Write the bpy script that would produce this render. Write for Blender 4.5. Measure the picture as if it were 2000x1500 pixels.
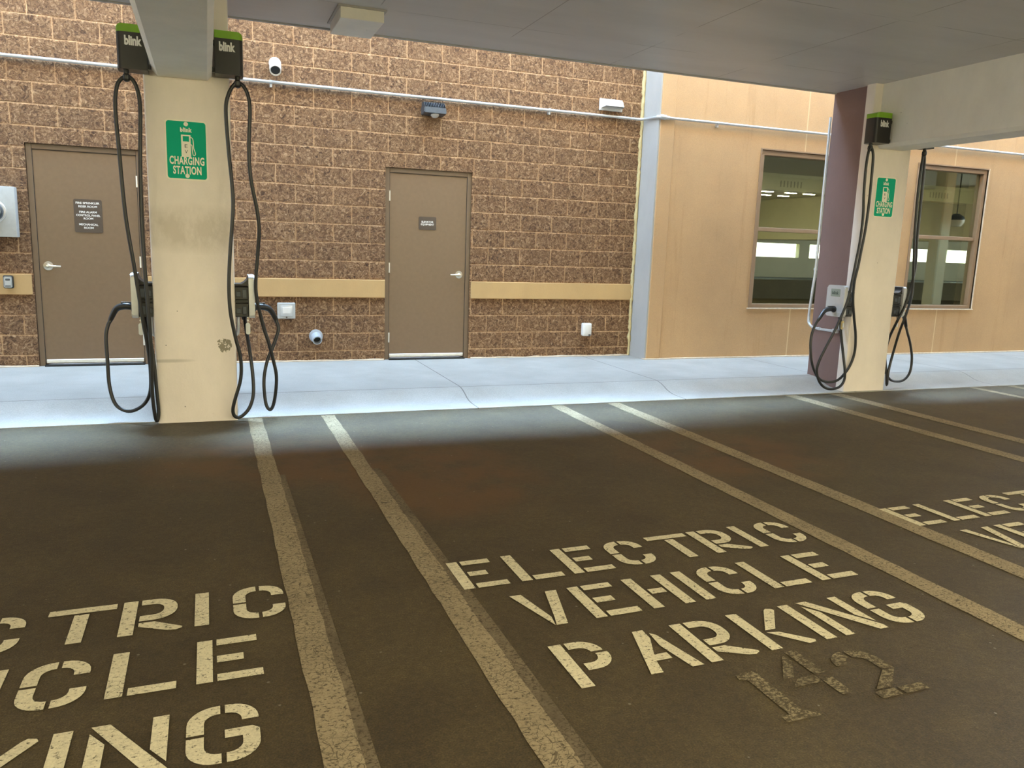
import bpy, bmesh, math, random
from mathutils import Vector, Matrix
random.seed(7)
for o in list(bpy.data.objects):
    bpy.data.objects.remove(o, do_unlink=True)
SC = bpy.context.scene
COL = SC.collection

# ------------------------------------------------------------------ camera
cam_d = bpy.data.cameras.new('camera'); cam = bpy.data.objects.new('camera', cam_d); COL.objects.link(cam)
cam_d.sensor_width = 36.0; cam_d.lens = 27.865; cam_d.clip_start = 0.05; cam_d.clip_end = 400
_r = Vector((0.934535, -0.35424, 0.034025)); _u = Vector((0.029772, 0.173101, 0.984454)); _f = Vector((0.354623, 0.918994, -0.172315))
M = Matrix.Identity(4)
for i in range(3):
    M[i][0] = _r[i]; M[i][1] = _u[i]; M[i][2] = -_f[i]
M.translation = Vector((-1.9589, -9.1068, 1.3721))
cam.matrix_world = M
SC.camera = cam

# ------------------------------------------------------------------ sky, sun, exposure
SC.view_settings.view_transform = 'Standard'; SC.view_settings.look = 'None'
SC.view_settings.gamma = 1.0; SC.view_settings.use_curve_mapping = False
SC.view_settings.exposure = 0.0
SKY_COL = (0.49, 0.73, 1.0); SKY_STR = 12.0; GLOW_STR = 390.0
SUN_STR = 15.0
LAMP_COL = (1.0, 0.89, 0.64); LAMP_STR = 118.0
w = bpy.data.worlds.new('sky'); SC.world = w; w.use_nodes = True
nt = w.node_tree; nt.nodes.clear()
bg = nt.nodes.new('ShaderNodeBackground'); out = nt.nodes.new('ShaderNodeOutputWorld')
tc = nt.nodes.new('ShaderNodeTexCoord'); sp = nt.nodes.new('ShaderNodeSeparateXYZ'); cr = nt.nodes.new('ShaderNodeValToRGB')
nt.links.new(tc.outputs['Generated'], sp.inputs[0]); nt.links.new(sp.outputs['Z'], cr.inputs[0])
cr.color_ramp.elements[0].position = 0.0; cr.color_ramp.elements[0].color = (0.85, 0.9, 0.95, 1)
cr.color_ramp.elements[1].position = 0.45; cr.color_ramp.elements[1].color = (*SKY_COL, 1)
nt.links.new(cr.outputs[0], bg.inputs['Color']); bg.inputs['Strength'].default_value = SKY_STR
# bright sky patch added high above the building to light the asphalt by the kerb
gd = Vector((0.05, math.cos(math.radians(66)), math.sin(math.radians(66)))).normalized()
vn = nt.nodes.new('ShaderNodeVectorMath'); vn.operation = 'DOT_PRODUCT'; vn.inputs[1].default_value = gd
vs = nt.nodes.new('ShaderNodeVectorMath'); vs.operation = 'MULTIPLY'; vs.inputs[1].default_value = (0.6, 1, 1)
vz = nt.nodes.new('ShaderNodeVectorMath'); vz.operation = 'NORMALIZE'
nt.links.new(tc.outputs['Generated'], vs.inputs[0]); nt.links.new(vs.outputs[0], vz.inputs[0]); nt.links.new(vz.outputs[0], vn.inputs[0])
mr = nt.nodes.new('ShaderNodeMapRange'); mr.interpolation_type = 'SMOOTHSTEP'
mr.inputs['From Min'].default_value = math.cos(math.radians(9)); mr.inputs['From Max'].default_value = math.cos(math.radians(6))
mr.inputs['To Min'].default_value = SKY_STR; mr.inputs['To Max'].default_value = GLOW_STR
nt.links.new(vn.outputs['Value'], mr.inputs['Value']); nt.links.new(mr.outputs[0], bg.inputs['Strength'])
nt.links.new(bg.outputs[0], out.inputs[0])
sun_d = bpy.data.lights.new('sun', 'SUN'); sun_d.energy = SUN_STR; sun_d.angle = math.radians(0.6); sun_d.color = (1.0, 0.9, 0.72)
sun = bpy.data.objects.new('sun', sun_d); COL.objects.link(sun); sun.location = (5, 20, 30)
sun.rotation_euler = Vector((-0.12, -1.0, -1.19)).to_track_quat('-Z', 'Y').to_euler()

# ------------------------------------------------------------------ materials
def new_mat(name):
    m = bpy.data.materials.new(name); m.use_nodes = True
    n = m.node_tree; b = n.nodes.get('Principled BSDF')
    return m, n, b
def ramp(n, src, stops):
    r = n.nodes.new('ShaderNodeValToRGB'); e = r.color_ramp.elements
    e[0].position = stops[0][0]; e[0].color = (*stops[0][1], 1)
    e[1].position = stops[-1][0]; e[1].color = (*stops[-1][1], 1)
    for p_, c_ in stops[1:-1]:
        k = e.new(p_); k.color = (*c_, 1)
    n.links.new(src, r.inputs[0]); return r.outputs[0]
def noise(n, scale, detail=4, rough=0.55, vec=None, dist=0.0):
    t = n.nodes.new('ShaderNodeTexNoise'); t.inputs['Scale'].default_value = scale; t.inputs['Detail'].default_value = detail
    t.inputs['Roughness'].default_value = rough; t.inputs['Distortion'].default_value = dist
    if vec is not None: n.links.new(vec, t.inputs['Vector'])
    return t.outputs['Fac']
def objco(n, scale=None, loc=None):
    c = n.nodes.new('ShaderNodeTexCoord')
    if scale is None and loc is None: return c.outputs['Object']
    mp = n.nodes.new('ShaderNodeMapping'); n.links.new(c.outputs['Object'], mp.inputs[0])
    if scale: mp.inputs['Scale'].default_value = scale
    if loc: mp.inputs['Location'].default_value = loc
    return mp.outputs[0]
def mix(n, a, b, f, mode='MIX'):
    x = n.nodes.new('ShaderNodeMix'); x.data_type = 'RGBA'; x.blend_type = mode
    for s, v in ((x.inputs[0], f), (x.inputs[6], a), (x.inputs[7], b)):
        if isinstance(v, (int, float)): s.default_value = v
        elif isinstance(v, tuple): s.default_value = (*v, 1)
        else: n.links.new(v, s)
    return x.outputs[2]
def mth(n, op, a, b=0.0, c=None):
    x = n.nodes.new('ShaderNodeMath'); x.operation = op
    for s, v in zip(x.inputs, (a, b, c)):
        if v is None: continue
        if isinstance(v, (int, float)): s.default_value = v
        else: n.links.new(v, s)
    return x.outputs[0]
def bump(n, b, h, strength, dist):
    k = n.nodes.new('ShaderNodeBump'); k.inputs['Strength'].default_value = strength; k.inputs['Distance'].default_value = dist
    n.links.new(h, k.inputs['Height']); n.links.new(k.outputs[0], b.inputs['Normal']); return k
def srgb(r, g, b):
    f = lambda c: (c/255)/12.92 if c <= 10 else (((c/255)+.055)/1.055)**2.4
    return (f(r), f(g), f(b))
def simple(name, col, rough=0.5, metal=0.0, var=0.06, nscale=30.0, bmp=0.0, spec=0.5):
    m, n, b = new_mat(name)
    v = objco(n); f = noise(n, nscale, 5, 0.6, v)
    c0 = tuple(max(0, x*(1-var)) for x in col); c1 = tuple(min(1, x*(1+var)) for x in col)
    n.links.new(ramp(n, f, [(0.3, c0), (0.7, c1)]), b.inputs['Base Color'])
    b.inputs['Roughness'].default_value = rough; b.inputs['Metallic'].default_value = metal
    b.inputs['Specular IOR Level'].default_value = spec
    if bmp: bump(n, b, f, 0.6, bmp)
    return m

def mat_block():
    m, n, b = new_mat('split_face_block')
    co = objco(n); s = n.nodes.new('ShaderNodeSeparateXYZ'); n.links.new(co, s.inputs[0])
    c = n.nodes.new('ShaderNodeCombineXYZ')
    n.links.new(mth(n, 'ADD', s.outputs['X'], -0.175), c.inputs[0]); n.links.new(mth(n, 'ADD', s.outputs['Z'], 0.0868), c.inputs[1])
    wob = n.nodes.new('ShaderNodeVectorMath'); wob.operation = 'ADD'
    nz = n.nodes.new('ShaderNodeTexNoise'); nz.inputs['Scale'].default_value = 14; n.links.new(co, nz.inputs['Vector'])
    sc_ = n.nodes.new('ShaderNodeVectorMath'); sc_.operation = 'MULTIPLY_ADD'; n.links.new(nz.outputs['Color'], sc_.inputs[0])
    sc_.inputs[1].default_value = (.012, .009, 0); sc_.inputs[2].default_value = (-.006, -.0045, 0)
    n.links.new(c.outputs[0], wob.inputs[0]); n.links.new(sc_.outputs[0], wob.inputs[1])
    def brick(mort, smooth, c1, c2, cm):
        t = n.nodes.new('ShaderNodeTexBrick'); t.offset = 0.5; t.offset_frequency = 2; t.squash = 1.0
        n.links.new(wob.outputs[0], t.inputs['Vector'])
        t.inputs['Scale'].default_value = 1.0; t.inputs['Mortar Size'].default_value = mort; t.inputs['Mortar Smooth'].default_value = smooth
        t.inputs['Brick Width'].default_value = 0.4064; t.inputs['Row Height'].default_value = 0.2032; t.inputs['Bias'].default_value = 0
        t.inputs['Color1'].default_value = (*c1, 1); t.inputs['Color2'].default_value = (*c2, 1); t.inputs['Mortar'].default_value = (*cm, 1)
        return t
    bt = brick(0.004, 0.3, (0.0,)*3, (1.0,)*3, (0.5,)*3)
    bt2 = brick(0.018, 1.0, (1,)*3, (1,)*3, (0,)*3)
    n1 = noise(n, 24, 8, 0.72, co, 1.6); n2 = noise(n, 8, 5, 0.6, co, 1.5); n3 = noise(n, 95, 4, 0.7, co)
    h = mth(n, 'ADD', mth(n, 'MULTIPLY', n1, 1.0), mth(n, 'ADD', mth(n, 'MULTIPLY', n2, 0.8), mth(n, 'MULTIPLY', n3, 0.35)))
    face = mth(n, 'SUBTRACT', 1.0, bt2.outputs['Fac'])
    hh = mth(n, 'ADD', mth(n, 'MULTIPLY', h, face), mth(n, 'MULTIPLY', mth(n, 'SUBTRACT', 1.0, face), 0.92))
    stone = ramp(n, n1, [(0.36, (0.085, 0.036, 0.012)), (0.46, (0.25, 0.124, 0.050)), (0.54, (0.40, 0.217, 0.098)), (0.64, (0.70, 0.455, 0.255))])
    spk = ramp(n, n3, [(0.30, (0.55, 0.5, 0.45)), (0.5, (1, 1, 1)), (0.68, (1.0, 1.0, 1.0)), (0.8, (1.7, 1.6, 1.5))])
    stone = mix(n, stone, spk, 0.75, 'MULTIPLY')
    tone = mix(n, (0.95, 0.95, 0.95), (1.05, 1.04, 1.03), bt.outputs['Color'])
    stone = mix(n, stone, tone, 0.8, 'MULTIPLY')
    big = ramp(n, noise(n, 0.9, 3, 0.5, co), [(0.3, (0.9, 0.88, 0.86)), (0.7, (1.08, 1.08, 1.08))])
    stone = mix(n, stone, big, 1.0, 'MULTIPLY')
    mort = ramp(n, noise(n, 3.0, 4, 0.6, co), [(0.35, (0.26, 0.145, 0.070)), (0.65, (0.50, 0.315, 0.17))])
    n.links.new(mix(n, stone, mort, bt.outputs['Fac']), b.inputs['Base Color'])
    b.inputs['Roughness'].default_value = 0.85
    bump(n, b, hh, 1.0, 0.05)
    return m

def mat_asphalt():
    m, n, b = new_mat('asphalt')
    co = objco(n)
    f1 = noise(n, 160, 4, 0.7, co); f2 = noise(n, 2.2, 5, 0.6, co, 0.6); f3 = noise(n, 45, 6, 0.7, co)
    c = ramp(n, f3, [(0.3, (0.042, 0.030, 0.011)), (0.5, (0.062, 0.045, 0.017)), (0.72, (0.092, 0.068, 0.028))])
    c = mix(n, c, ramp(n, f1, [(0.36, (0.5, 0.5, 0.5)), (0.52, (1.0, 1.0, 1.0)), (0.66, (1.8, 1.8, 1.75))]), 0.9, 'MULTIPLY')
    c = mix(n, c, ramp(n, f2, [(0.3, (0.72, 0.69, 0.66)), (0.62, (1.12, 1.12, 1.12))]), 1.0, 'MULTIPLY')
    # rust coloured stains in two broad patches
    s = n.nodes.new('ShaderNodeSeparateXYZ'); n.links.new(co, s.inputs[0])
    def blob(x, y, rx, ry):
        dx = mth(n, 'DIVIDE', mth(n, 'ADD', s.outputs['X'], -x), rx); dy = mth(n, 'DIVIDE', mth(n, 'ADD', s.outputs['Y'], -y), ry)
        d = mth(n, 'ADD', mth(n, 'MULTIPLY', dx, dx), mth(n, 'MULTIPLY', dy, dy))
        return mth(n, 'MAXIMUM', mth(n, 'SUBTRACT', 1.0, d), 0.0)
    bl = mth(n, 'ADD', blob(-1.6, -3.75, 0.9, 0.75), mth(n, 'ADD', blob(-0.62, -4.35, 0.75, 1.0), blob(1.6, -4.4, 0.9, 0.8)))
    bl = mth(n, 'MULTIPLY', bl, ramp(n, noise(n, 3.0, 5, 0.6, co), [(0.35, (0, 0, 0)), (0.7, (1, 1, 1))]))
    c = mix(n, c, (0.115, 0.056, 0.016), mth(n, 'MINIMUM', mth(n, 'MULTIPLY', bl, 1.4), 0.68))
    # pale pebbles
    v = n.nodes.new('ShaderNodeTexVoronoi'); v.inputs['Scale'].default_value = 9.0; n.links.new(co, v.inputs['Vector'])
    peb = mth(n, 'LESS_THAN', v.outputs['Distance'], 0.045)
    c = mix(n, c, (0.22, 0.20, 0.16), mth(n, 'MULTIPLY', peb, 0.8))
    n.links.new(c, b.inputs['Base Color']); b.inputs['Roughness'].default_value = 0.6; b.inputs['Specular IOR Level'].default_value = 0.45
    bump(n, b, mth(n, 'ADD', f1, f3), 0.7, 0.006)
    return m

def mat_paint(name, base, wear, chip):
    """road paint that has cracked and chipped down to the asphalt"""
    m, n, b = new_mat(name)
    co = objco(n)
    v = n.nodes.new('ShaderNodeTexVoronoi'); v.feature = 'DISTANCE_TO_EDGE'; v.inputs['Scale'].default_value = 26 if wear < 0.2 else 34
    wv = n.nodes.new('ShaderNodeTexNoise'); wv.inputs['Scale'].default_value = 12; n.links.new(co, wv.inputs['Vector'])
    va = n.nodes.new('ShaderNodeVectorMath'); va.operation = 'MULTIPLY_ADD'; n.links.new(wv.outputs['Color'], va.inputs[0])
    va.inputs[1].default_value = (.08, .08, 0); n.links.new(co, va.inputs[2]); n.links.new(va.outputs[0], v.inputs['Vector'])
    crack = mth(n, 'LESS_THAN', v.outputs['Distance'], 0.022 if wear < 0.2 else 0.03)
    ck = mth(n, 'MULTIPLY', crack, ramp(n, noise(n, 3.5, 4, 0.6, co), [(0.56, (0, 0, 0)), (0.66, (1, 1, 1))] if wear < 0.2 else [(0.38, (0, 0, 0)), (0.55, (1, 1, 1))]))
    chipm = ramp(n, noise(n, 52, 6, 0.78, objco(n, (1, 1.5, 1))), [(chip, (0, 0, 0)), (chip+0.03, (1, 1, 1))])
    tone = ramp(n, noise(n, 5, 6, 0.65, co), [(0.3, tuple(x*(1-wear) for x in base)), (0.65, base)])
    fine = ramp(n, noise(n, 120, 4, 0.7, co), [(0.3, (0.72, 0.71, 0.68)), (0.6, (1.05, 1.05, 1.05))])
    c = mix(n, tone, fine, 0.8, 'MULTIPLY')
    fac = mth(n, 'MAXIMUM', mth(n, 'MULTIPLY', ck, 0.7), mth(n, 'MULTIPLY', chipm, 0.9))
    n.links.new(mix(n, c, (0.045, 0.034, 0.018), fac), b.inputs['Base Color'])
    b.inputs['Roughness'].default_value = 0.7; b.inputs['Specular IOR Level'].default_value = 0.3
    return m

def mat_concrete():
    m, n, b = new_mat('sidewalk_concrete')
    co = objco(n); s = n.nodes.new('ShaderNodeSeparateXYZ'); n.links.new(co, s.inputs[0])
    f1 = noise(n, 120, 5, 0.7, co); f2 = noise(n, 1.6, 5, 0.6, co)
    c = ramp(n, f1, [(0.3, (0.33, 0.322, 0.305)), (0.7, (0.47, 0.463, 0.44))])
    c = mix(n, c, ramp(n, f2, [(0.3, (0.86, 0.85, 0.83)), (0.7, (1.08, 1.08, 1.08))]), 1.0, 'MULTIPLY')
    fx = mth(n, 'FRACT', mth(n, 'DIVIDE', mth(n, 'ADD', s.outputs['X'], 21.7), 2.2))
    jx = mth(n, 'LESS_THAN', fx, 0.005)
    jy = mth(n, 'LESS_THAN', mth(n, 'ABSOLUTE', mth(n, 'ADD', s.outputs['Y'], 1.83)), 0.005)
    j = mth(n, 'MAXIMUM', jx, jy)
    n.links.new(mix(n, c, (0.12, 0.115, 0.105), mth(n, 'MULTIPLY', j, 0.8)), b.inputs['Base Color'])
    b.inputs['Roughness'].default_value = 0.85
    bump(n, b, mth(n, 'SUBTRACT', f1, mth(n, 'MULTIPLY', j, 2.0)), 0.5, 0.004)
    return m

def mat_ceiling():
    m, n, b = new_mat('painted_slab')
    co = objco(n); s = n.nodes.new('ShaderNodeSeparateXYZ'); n.links.new(co, s.inputs[0])
    f1 = noise(n, 1.2, 5, 0.6, objco(n, (0.4, 2.2, 1))); f2 = noise(n, 40, 4, 0.6, co)
    c = ramp(n, f1, [(0.3, (0.52, 0.505, 0.50)), (0.7, (0.60, 0.585, 0.58))])
    def line(sock, off, pitch, wid):
        f = mth(n, 'FRACT', mth(n, 'DIVIDE', mth(n, 'ADD', sock, off), pitch)); return mth(n, 'LESS_THAN', f, wid)
    jx = line(s.outputs['X'], 60.44, 1.22, 0.007); jy = line(s.outputs['Y'], 60.0+3.37-1.6*1+.0, 1.6, 0.005)
    gate = ramp(n, noise(n, 1.1, 3, 0.6, co), [(0.42, (0, 0, 0)), (0.5, (1, 1, 1))])
    j = mth(n, 'MULTIPLY', mth(n, 'MAXIMUM', jx, jy), gate)
    n.links.new(mix(n, c, (0.22, 0.20, 0.19), mth(n, 'MULTIPLY', j, 0.75)), b.inputs['Base Color'])
    b.inputs['Roughness'].default_value = 0.42
    bump(n, b, mth(n, 'ADD', f1, mth(n, 'MULTIPLY', f2, 0.15)), 0.25, 0.006)
    return m

def mat_painted_concrete(name, col, dirt=(0.5, 0.46, 0.4), rough=0.6, amount=0.5, pits=True):
    m, n, b = new_mat(name)
    co = objco(n)
    f1 = noise(n, 2.3, 6, 0.65, objco(n, (1, 1, 0.55))); f2 = noise(n, 55, 5, 0.6, co); f3 = noise(n, 9, 7, 0.75, co)
    c = ramp(n, f1, [(0.3, tuple(x*0.9 for x in col)), (0.7, tuple(min(1, x*1.04) for x in col))])
    c = mix(n, c, ramp(n, f3, [(0.66, (1, 1, 1)), (0.78, dirt)]), amount, 'MULTIPLY')
    if pits:
        v = n.nodes.new('ShaderNodeTexVoronoi'); v.inputs['Scale'].default_value = 7.0; n.links.new(co, v.inputs['Vector'])
        pm = mth(n, 'LESS_THAN', v.outputs['Distance'], 0.035)
        c = mix(n, c, tuple(x*0.25 for x in col), mth(n, 'MULTIPLY', pm, 0.8))
    if name == 'cream_paint':                       # weather stains and a chipped patch on the left column
        s = n.nodes.new('ShaderNodeSeparateXYZ'); n.links.new(co, s.inputs[0])
        def spot(x, z, rx, rz):
            dx = mth(n, 'DIVIDE', mth(n, 'ADD', s.outputs['X'], -x), rx); dz = mth(n, 'DIVIDE', mth(n, 'ADD', s.outputs['Z'], -z), rz)
            return mth(n, 'MAXIMUM', mth(n, 'SUBTRACT', 1.0, mth(n, 'ADD', mth(n, 'MULTIPLY', dx, dx), mth(n, 'MULTIPLY', dz, dz))), 0.0)
        st = noise(n, 5, 6, 0.7, objco(n, (1.6, 1, 0.8)))
        g = mth(n, 'MULTIPLY', spot(-2.05, 1.41, 0.6, 0.20), ramp(n, st, [(0.3, (0.1,)*3), (0.6, (1,)*3)]))
        c = mix(n, c, (0.50, 0.44, 0.36), mth(n, 'MINIMUM', mth(n, 'MULTIPLY', g, 0.8), 0.6))
        chip = mth(n, 'GREATER_THAN', mth(n, 'MULTIPLY', spot(-1.855, 0.515, 0.075, 0.075), ramp(n, noise(n, 40, 4, 0.7, co), [(0.35, (0,)*3), (0.6, (1,)*3)])), 0.35)
        c = mix(n, c, (0.25, 0.22, 0.16), chip)
        c = mix(n, c, (0.40, 0.36, 0.30), mth(n, 'MULTIPLY', spot(-2.27, 0.395, 0.22, 0.018), 0.6))
    n.links.new(c, b.inputs['Base Color']); b.inputs['Roughness'].default_value = rough
    bump(n, b, mth(n, 'ADD', f2, mth(n, 'MULTIPLY', f1, 2.0)), 0.35, 0.004)
    return m

def mat_stucco():
    m, n, b = new_mat('tan_stucco')
    co = objco(n); s = n.nodes.new('ShaderNodeSeparateXYZ'); n.links.new(co, s.inputs[0])
    f1 = noise(n, 150, 4, 0.7, co); f2 = noise(n, 0.9, 5, 0.6, co); st = noise(n, 2.0, 6, 0.7, objco(n, (3.2, 1, 0.22)))
    base = (0.50, 0.32, 0.165)
    c = ramp(n, f1, [(0.3, tuple(x*0.86 for x in base)), (0.7, tuple(x*1.08 for x in base))])
    c = mix(n, c, ramp(n, f2, [(0.3, (0.88, 0.88, 0.9)), (0.7, (1.08, 1.08, 1.08))]), 1.0, 'MULTIPLY')
    c = mix(n, c, ramp(n, st, [(0.56, (1, 1, 1)), (0.78, (0.78, 0.72, 0.64))]), 0.8, 'MULTIPLY')
    def at(x, z0, z1):
        l = mth(n, 'LESS_THAN', mth(n, 'ABSOLUTE', mth(n, 'ADD', s.outputs['X'], -x)), 0.009)
        return mth(n, 'MULTIPLY', l, mth(n, 'MULTIPLY', mth(n, 'GREATER_THAN', s.outputs['Z'], z0), mth(n, 'LESS_THAN', s.outputs['Z'], z1)))
    j = mth(n, 'MAXIMUM', mth(n, 'MAXIMUM', at(5.41, 2.69, 3.6), at(5.41, 0, 0.68)), mth(n, 'MAXIMUM', at(8.08, 2.69, 3.6), at(8.08, 0, 0.68)))
    n.links.new(mix(n, c, (0.62, 0.46, 0.27), mth(n, 'MULTIPLY', j, 0.8)), b.inputs['Base Color'])
    b.inputs['Roughness'].default_value = 0.85
    bump(n, b, mth(n, 'SUBTRACT', f1, j), 0.5, 0.004)
    return m

def mat_glass():
    m, n, b = new_mat('tinted_glass'); n.nodes.remove(b)
    o = n.nodes['Material Output']; g = n.nodes.new('ShaderNodeBsdfGlossy'); t = n.nodes.new('ShaderNodeBsdfTransparent')
    g.inputs['Roughness'].default_value = 0.0; g.inputs['Color'].default_value = (0.85, 0.9, 0.72, 1); t.inputs['Color'].default_value = (0.84, 0.87, 0.78, 1)
    fr = n.nodes.new('ShaderNodeLayerWeight'); fr.inputs['Blend'].default_value = 0.5
    mx = n.nodes.new('ShaderNodeMixShader'); n.links.new(mth(n, 'ADD', mth(n, 'MULTIPLY', fr.outputs['Facing'], 0.55), 0.20), mx.inputs[0])
    n.links.new(t.outputs[0], mx.inputs[1]); n.links.new(g.outputs[0], mx.inputs[2]); n.links.new(mx.outputs[0], o.inputs[0])
    return m
def mat_emit(name, col, s):
    m, n, b = new_mat(name); b.inputs['Base Color'].default_value = (0.8, 0.8, 0.8, 1)
    b.inputs['Emission Color'].default_value = (*col, 1); b.inputs['Emission Strength'].default_value = s
    return m

MT = dict(
    block=mat_block(), asphalt=mat_asphalt(), conc=mat_concrete(), ceil=mat_ceiling(), stucco=mat_stucco(), glass=mat_glass(),
    letter=mat_paint('letter_paint', (0.73, 0.67, 0.46), 0.16, 0.575), stripe=mat_paint('stripe_paint', (0.34, 0.275, 0.17), 0.30, 0.55),
    ghost=mat_paint('ghost_paint', (0.19, 0.15, 0.092), 0.5, 0.54), faded=mat_paint('faded_paint', (0.30, 0.25, 0.15), 0.55, 0.475),
    cream=mat_painted_concrete('cream_paint', (0.86, 0.785, 0.71)), purple=mat_painted_concrete('brown_paint', (0.20, 0.125, 0.112), (0.7, 0.6, 0.6), 0.7, 0.4, False),
    beam=mat_painted_concrete('beam_paint', (0.86, 0.835, 0.77), (0.6, 0.58, 0.5), 0.6, 0.4), grey=mat_painted_concrete('grey_concrete', (0.42, 0.415, 0.405), amount=0.3, pits=False),
    band=mat_painted_concrete('tan_band', (0.54, 0.36, 0.165), (0.8, 0.75, 0.7), 0.75, 0.3, False),
    upper=mat_painted_concrete('upper_wall_paint', (0.80, 0.62, 0.42), amount=0.2, pits=False), room=simple('room_dark', (0.03, 0.03, 0.03), 0.9), garage=mat_painted_concrete('garage_wall', (0.46, 0.43, 0.33), amount=0.3, pits=False),
    facade=simple('yellow_facade', (0.72, 0.60, 0.22), 0.8), facade2=simple('white_facade', (0.8, 0.76, 0.6), 0.8),
    door=simple('door_paint', (0.175, 0.110, 0.064), 0.42, 0.0, 0.05, 25, 0.0008), frame=simple('frame_paint', (0.15, 0.098, 0.06), 0.45, 0, 0.05, 8),
    winframe=simple('window_frame_paint', (0.27, 0.175, 0.108), 0.5, 0, 0.05, 8), dark=simple('dark_gap', (0.012, 0.011, 0.01), 0.9),
    nickel=simple('satin_nickel', (0.80, 0.72, 0.58), 0.28, 0.9, 0.04), alu=simple('aluminium', (0.85, 0.83, 0.78), 0.35, 0.75, 0.05), galv=simple('galvanised', (0.62, 0.66, 0.70), 0.4, 0.55, 0.08, 18),
    white=simple('white_plastic', (0.80, 0.80, 0.79), 0.4, 0, 0.03), lightgrey=simple('light_grey_paint', (0.50, 0.52, 0.52), 0.45, 0, 0.05), black=simple('black_plastic', (0.014, 0.0125, 0.011), 0.38, 0, 0.1),
    rubber=simple('black_rubber', (0.012, 0.012, 0.0125), 0.42, 0, 0.1), green=simple('green_cap', (0.20, 0.42, 0.012), 0.4, 0, 0.04), silver=simple('silver_plate', (0.62, 0.64, 0.66), 0.38, 0.35, 0.04),
    signgreen=simple('sign_green', (0.0, 0.36, 0.21), 0.55, 0, 0.04, 4, 0.0, 0.15), signwhite=simple('sign_white', (0.86, 0.83, 0.70), 0.4, 0, 0.03), ink=simple('dark_ink', (0.03, 0.05, 0.04), 0.5),
    logo=simple('logo_white', (0.9, 0.9, 0.88), 0.4, 0, 0.02), plaque=simple('brown_plaque', (0.075, 0.052, 0.038), 0.5, 0, 0.05), lcd=simple('lcd', (0.30, 0.34, 0.30), 0.25, 0, 0.03),
    charcoal=simple('charcoal_housing', (0.06, 0.068, 0.08), 0.35, 0.3, 0.08), lens=simple('frosted_lens', (0.62, 0.60, 0.55), 0.25), foam=simple('yellow_sealant', (0.58, 0.47, 0.24), 0.8, 0, 0.12, 30, 0.01),
    caulk=simple('caulk', (0.66, 0.55, 0.42), 0.8, 0, 0.15, 20, 0.004), pvc=simple('grey_pipe', (0.42, 0.46, 0.52), 0.45, 0, 0.05), valance=simple('valance_paint', (0.62, 0.60, 0.52), 0.6),
    dial=simple('meter_dial', (0.75, 0.72, 0.62), 0.3), brass=simple('brass_tag', (0.62, 0.50, 0.26), 0.35, 0.6),
    lamp=mat_emit('lamp_diffuser', LAMP_COL, LAMP_STR),
)

# ------------------------------------------------------------------ mesh helpers
def link(name, bm, mat, parent=None, smooth=None):
    bmesh.ops.recalc_face_normals(bm, faces=bm.faces)
    me = bpy.data.meshes.new(name); bm.to_mesh(me); bm.free()
    o = bpy.data.objects.new(name, me); COL.objects.link(o)
    me.materials.append(MT[mat] if isinstance(mat, str) else mat)
    if parent: o.parent = parent
    if smooth is not None:
        me.polygons.foreach_set('use_smooth', [True]*len(me.polygons))
        me.set_sharp_from_angle(angle=math.radians(smooth))
    return o
def thing(name, label, cat, loc=(0, 0, 0), group=None):
    o = bpy.data.objects.new(name, None); COL.objects.link(o); o.location = loc; o.empty_display_size = 0.1
    o['label'] = label; o['category'] = cat
    if group: o['group'] = group
    return o
def tag(o, label, cat, group=None):
    o['label'] = label; o['category'] = cat
    if group: o['group'] = group
    return o
def struct(o): o['kind'] = 'structure'; return o
def sub(a, b): return tuple(x-y for x, y in zip(a, b))
def box(bm, lo, hi, bev=0.0, seg=2, edges=None):
    t = bmesh.new()
    bmesh.ops.create_cube(t, size=1.0)
    for v in t.verts:
        v.co = Vector([(lo[i]+hi[i])/2 + v.co[i]*(hi[i]-lo[i]) for i in range(3)])
    if bev:
        es = [e for e in t.edges if edges is None or edges(e)]
        bmesh.ops.bevel(t, geom=es, offset=bev, segments=seg, affect='EDGES', profile=0.5)
    me = bpy.data.meshes.new('tmp'); t.to_mesh(me); t.free(); bm.from_mesh(me); bpy.data.meshes.remove(me)
    return bm
def B(lo, hi, bev=0.0, seg=2, edges=None): return box(bmesh.new(), lo, hi, bev, seg, edges)
def vert_edge(e): return abs(e.verts[0].co.z-e.verts[1].co.z) > 1e-5
def along(ax):
    return lambda e: all(abs(e.verts[0].co[k]-e.verts[1].co[k]) < 1e-6 for k in range(3) if k != ax)
def smooth_path(pts, sub_=6):
    P = [Vector(p) for p in pts]; P = [P[0]*2-P[1]] + P + [P[-1]*2-P[-2]]; out_ = []
    for i in range(1, len(P)-2):
        for k in range(sub_):
            t = k/sub_; a, b_, c, d = P[i-1:i+3]
            out_.append(0.5*((2*b_) + (-a+c)*t + (2*a-5*b_+4*c-d)*t*t + (-a+3*b_-3*c+d)*t**3))
    out_.append(P[-2]); return out_
def tube(bm, pts, r, n=10, cap=True):
    pts = [Vector(p) for p in pts]; rad = r if isinstance(r, (list, tuple)) else [r]*len(pts)
    up = None; rings = []
    for i, p_ in enumerate(pts):
        t = (pts[min(i+1, len(pts)-1)]-pts[max(i-1, 0)]).normalized()
        if up is None:
            up = t.orthogonal().normalized()
        up = (up - t*up.dot(t)).normalized(); s = t.cross(up)
        rings.append([bm.verts.new(p_ + (up*math.cos(a)+s*math.sin(a))*rad[i]) for a in [2*math.pi*k/n for k in range(n)]])
    for a, b_ in zip(rings, rings[1:]):
        for k in range(n): bm.faces.new((a[k], a[(k+1) % n], b_[(k+1) % n], b_[k]))
    if cap: bm.faces.new(rings[0][::-1]); bm.faces.new(rings[-1])
    return bm
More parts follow.
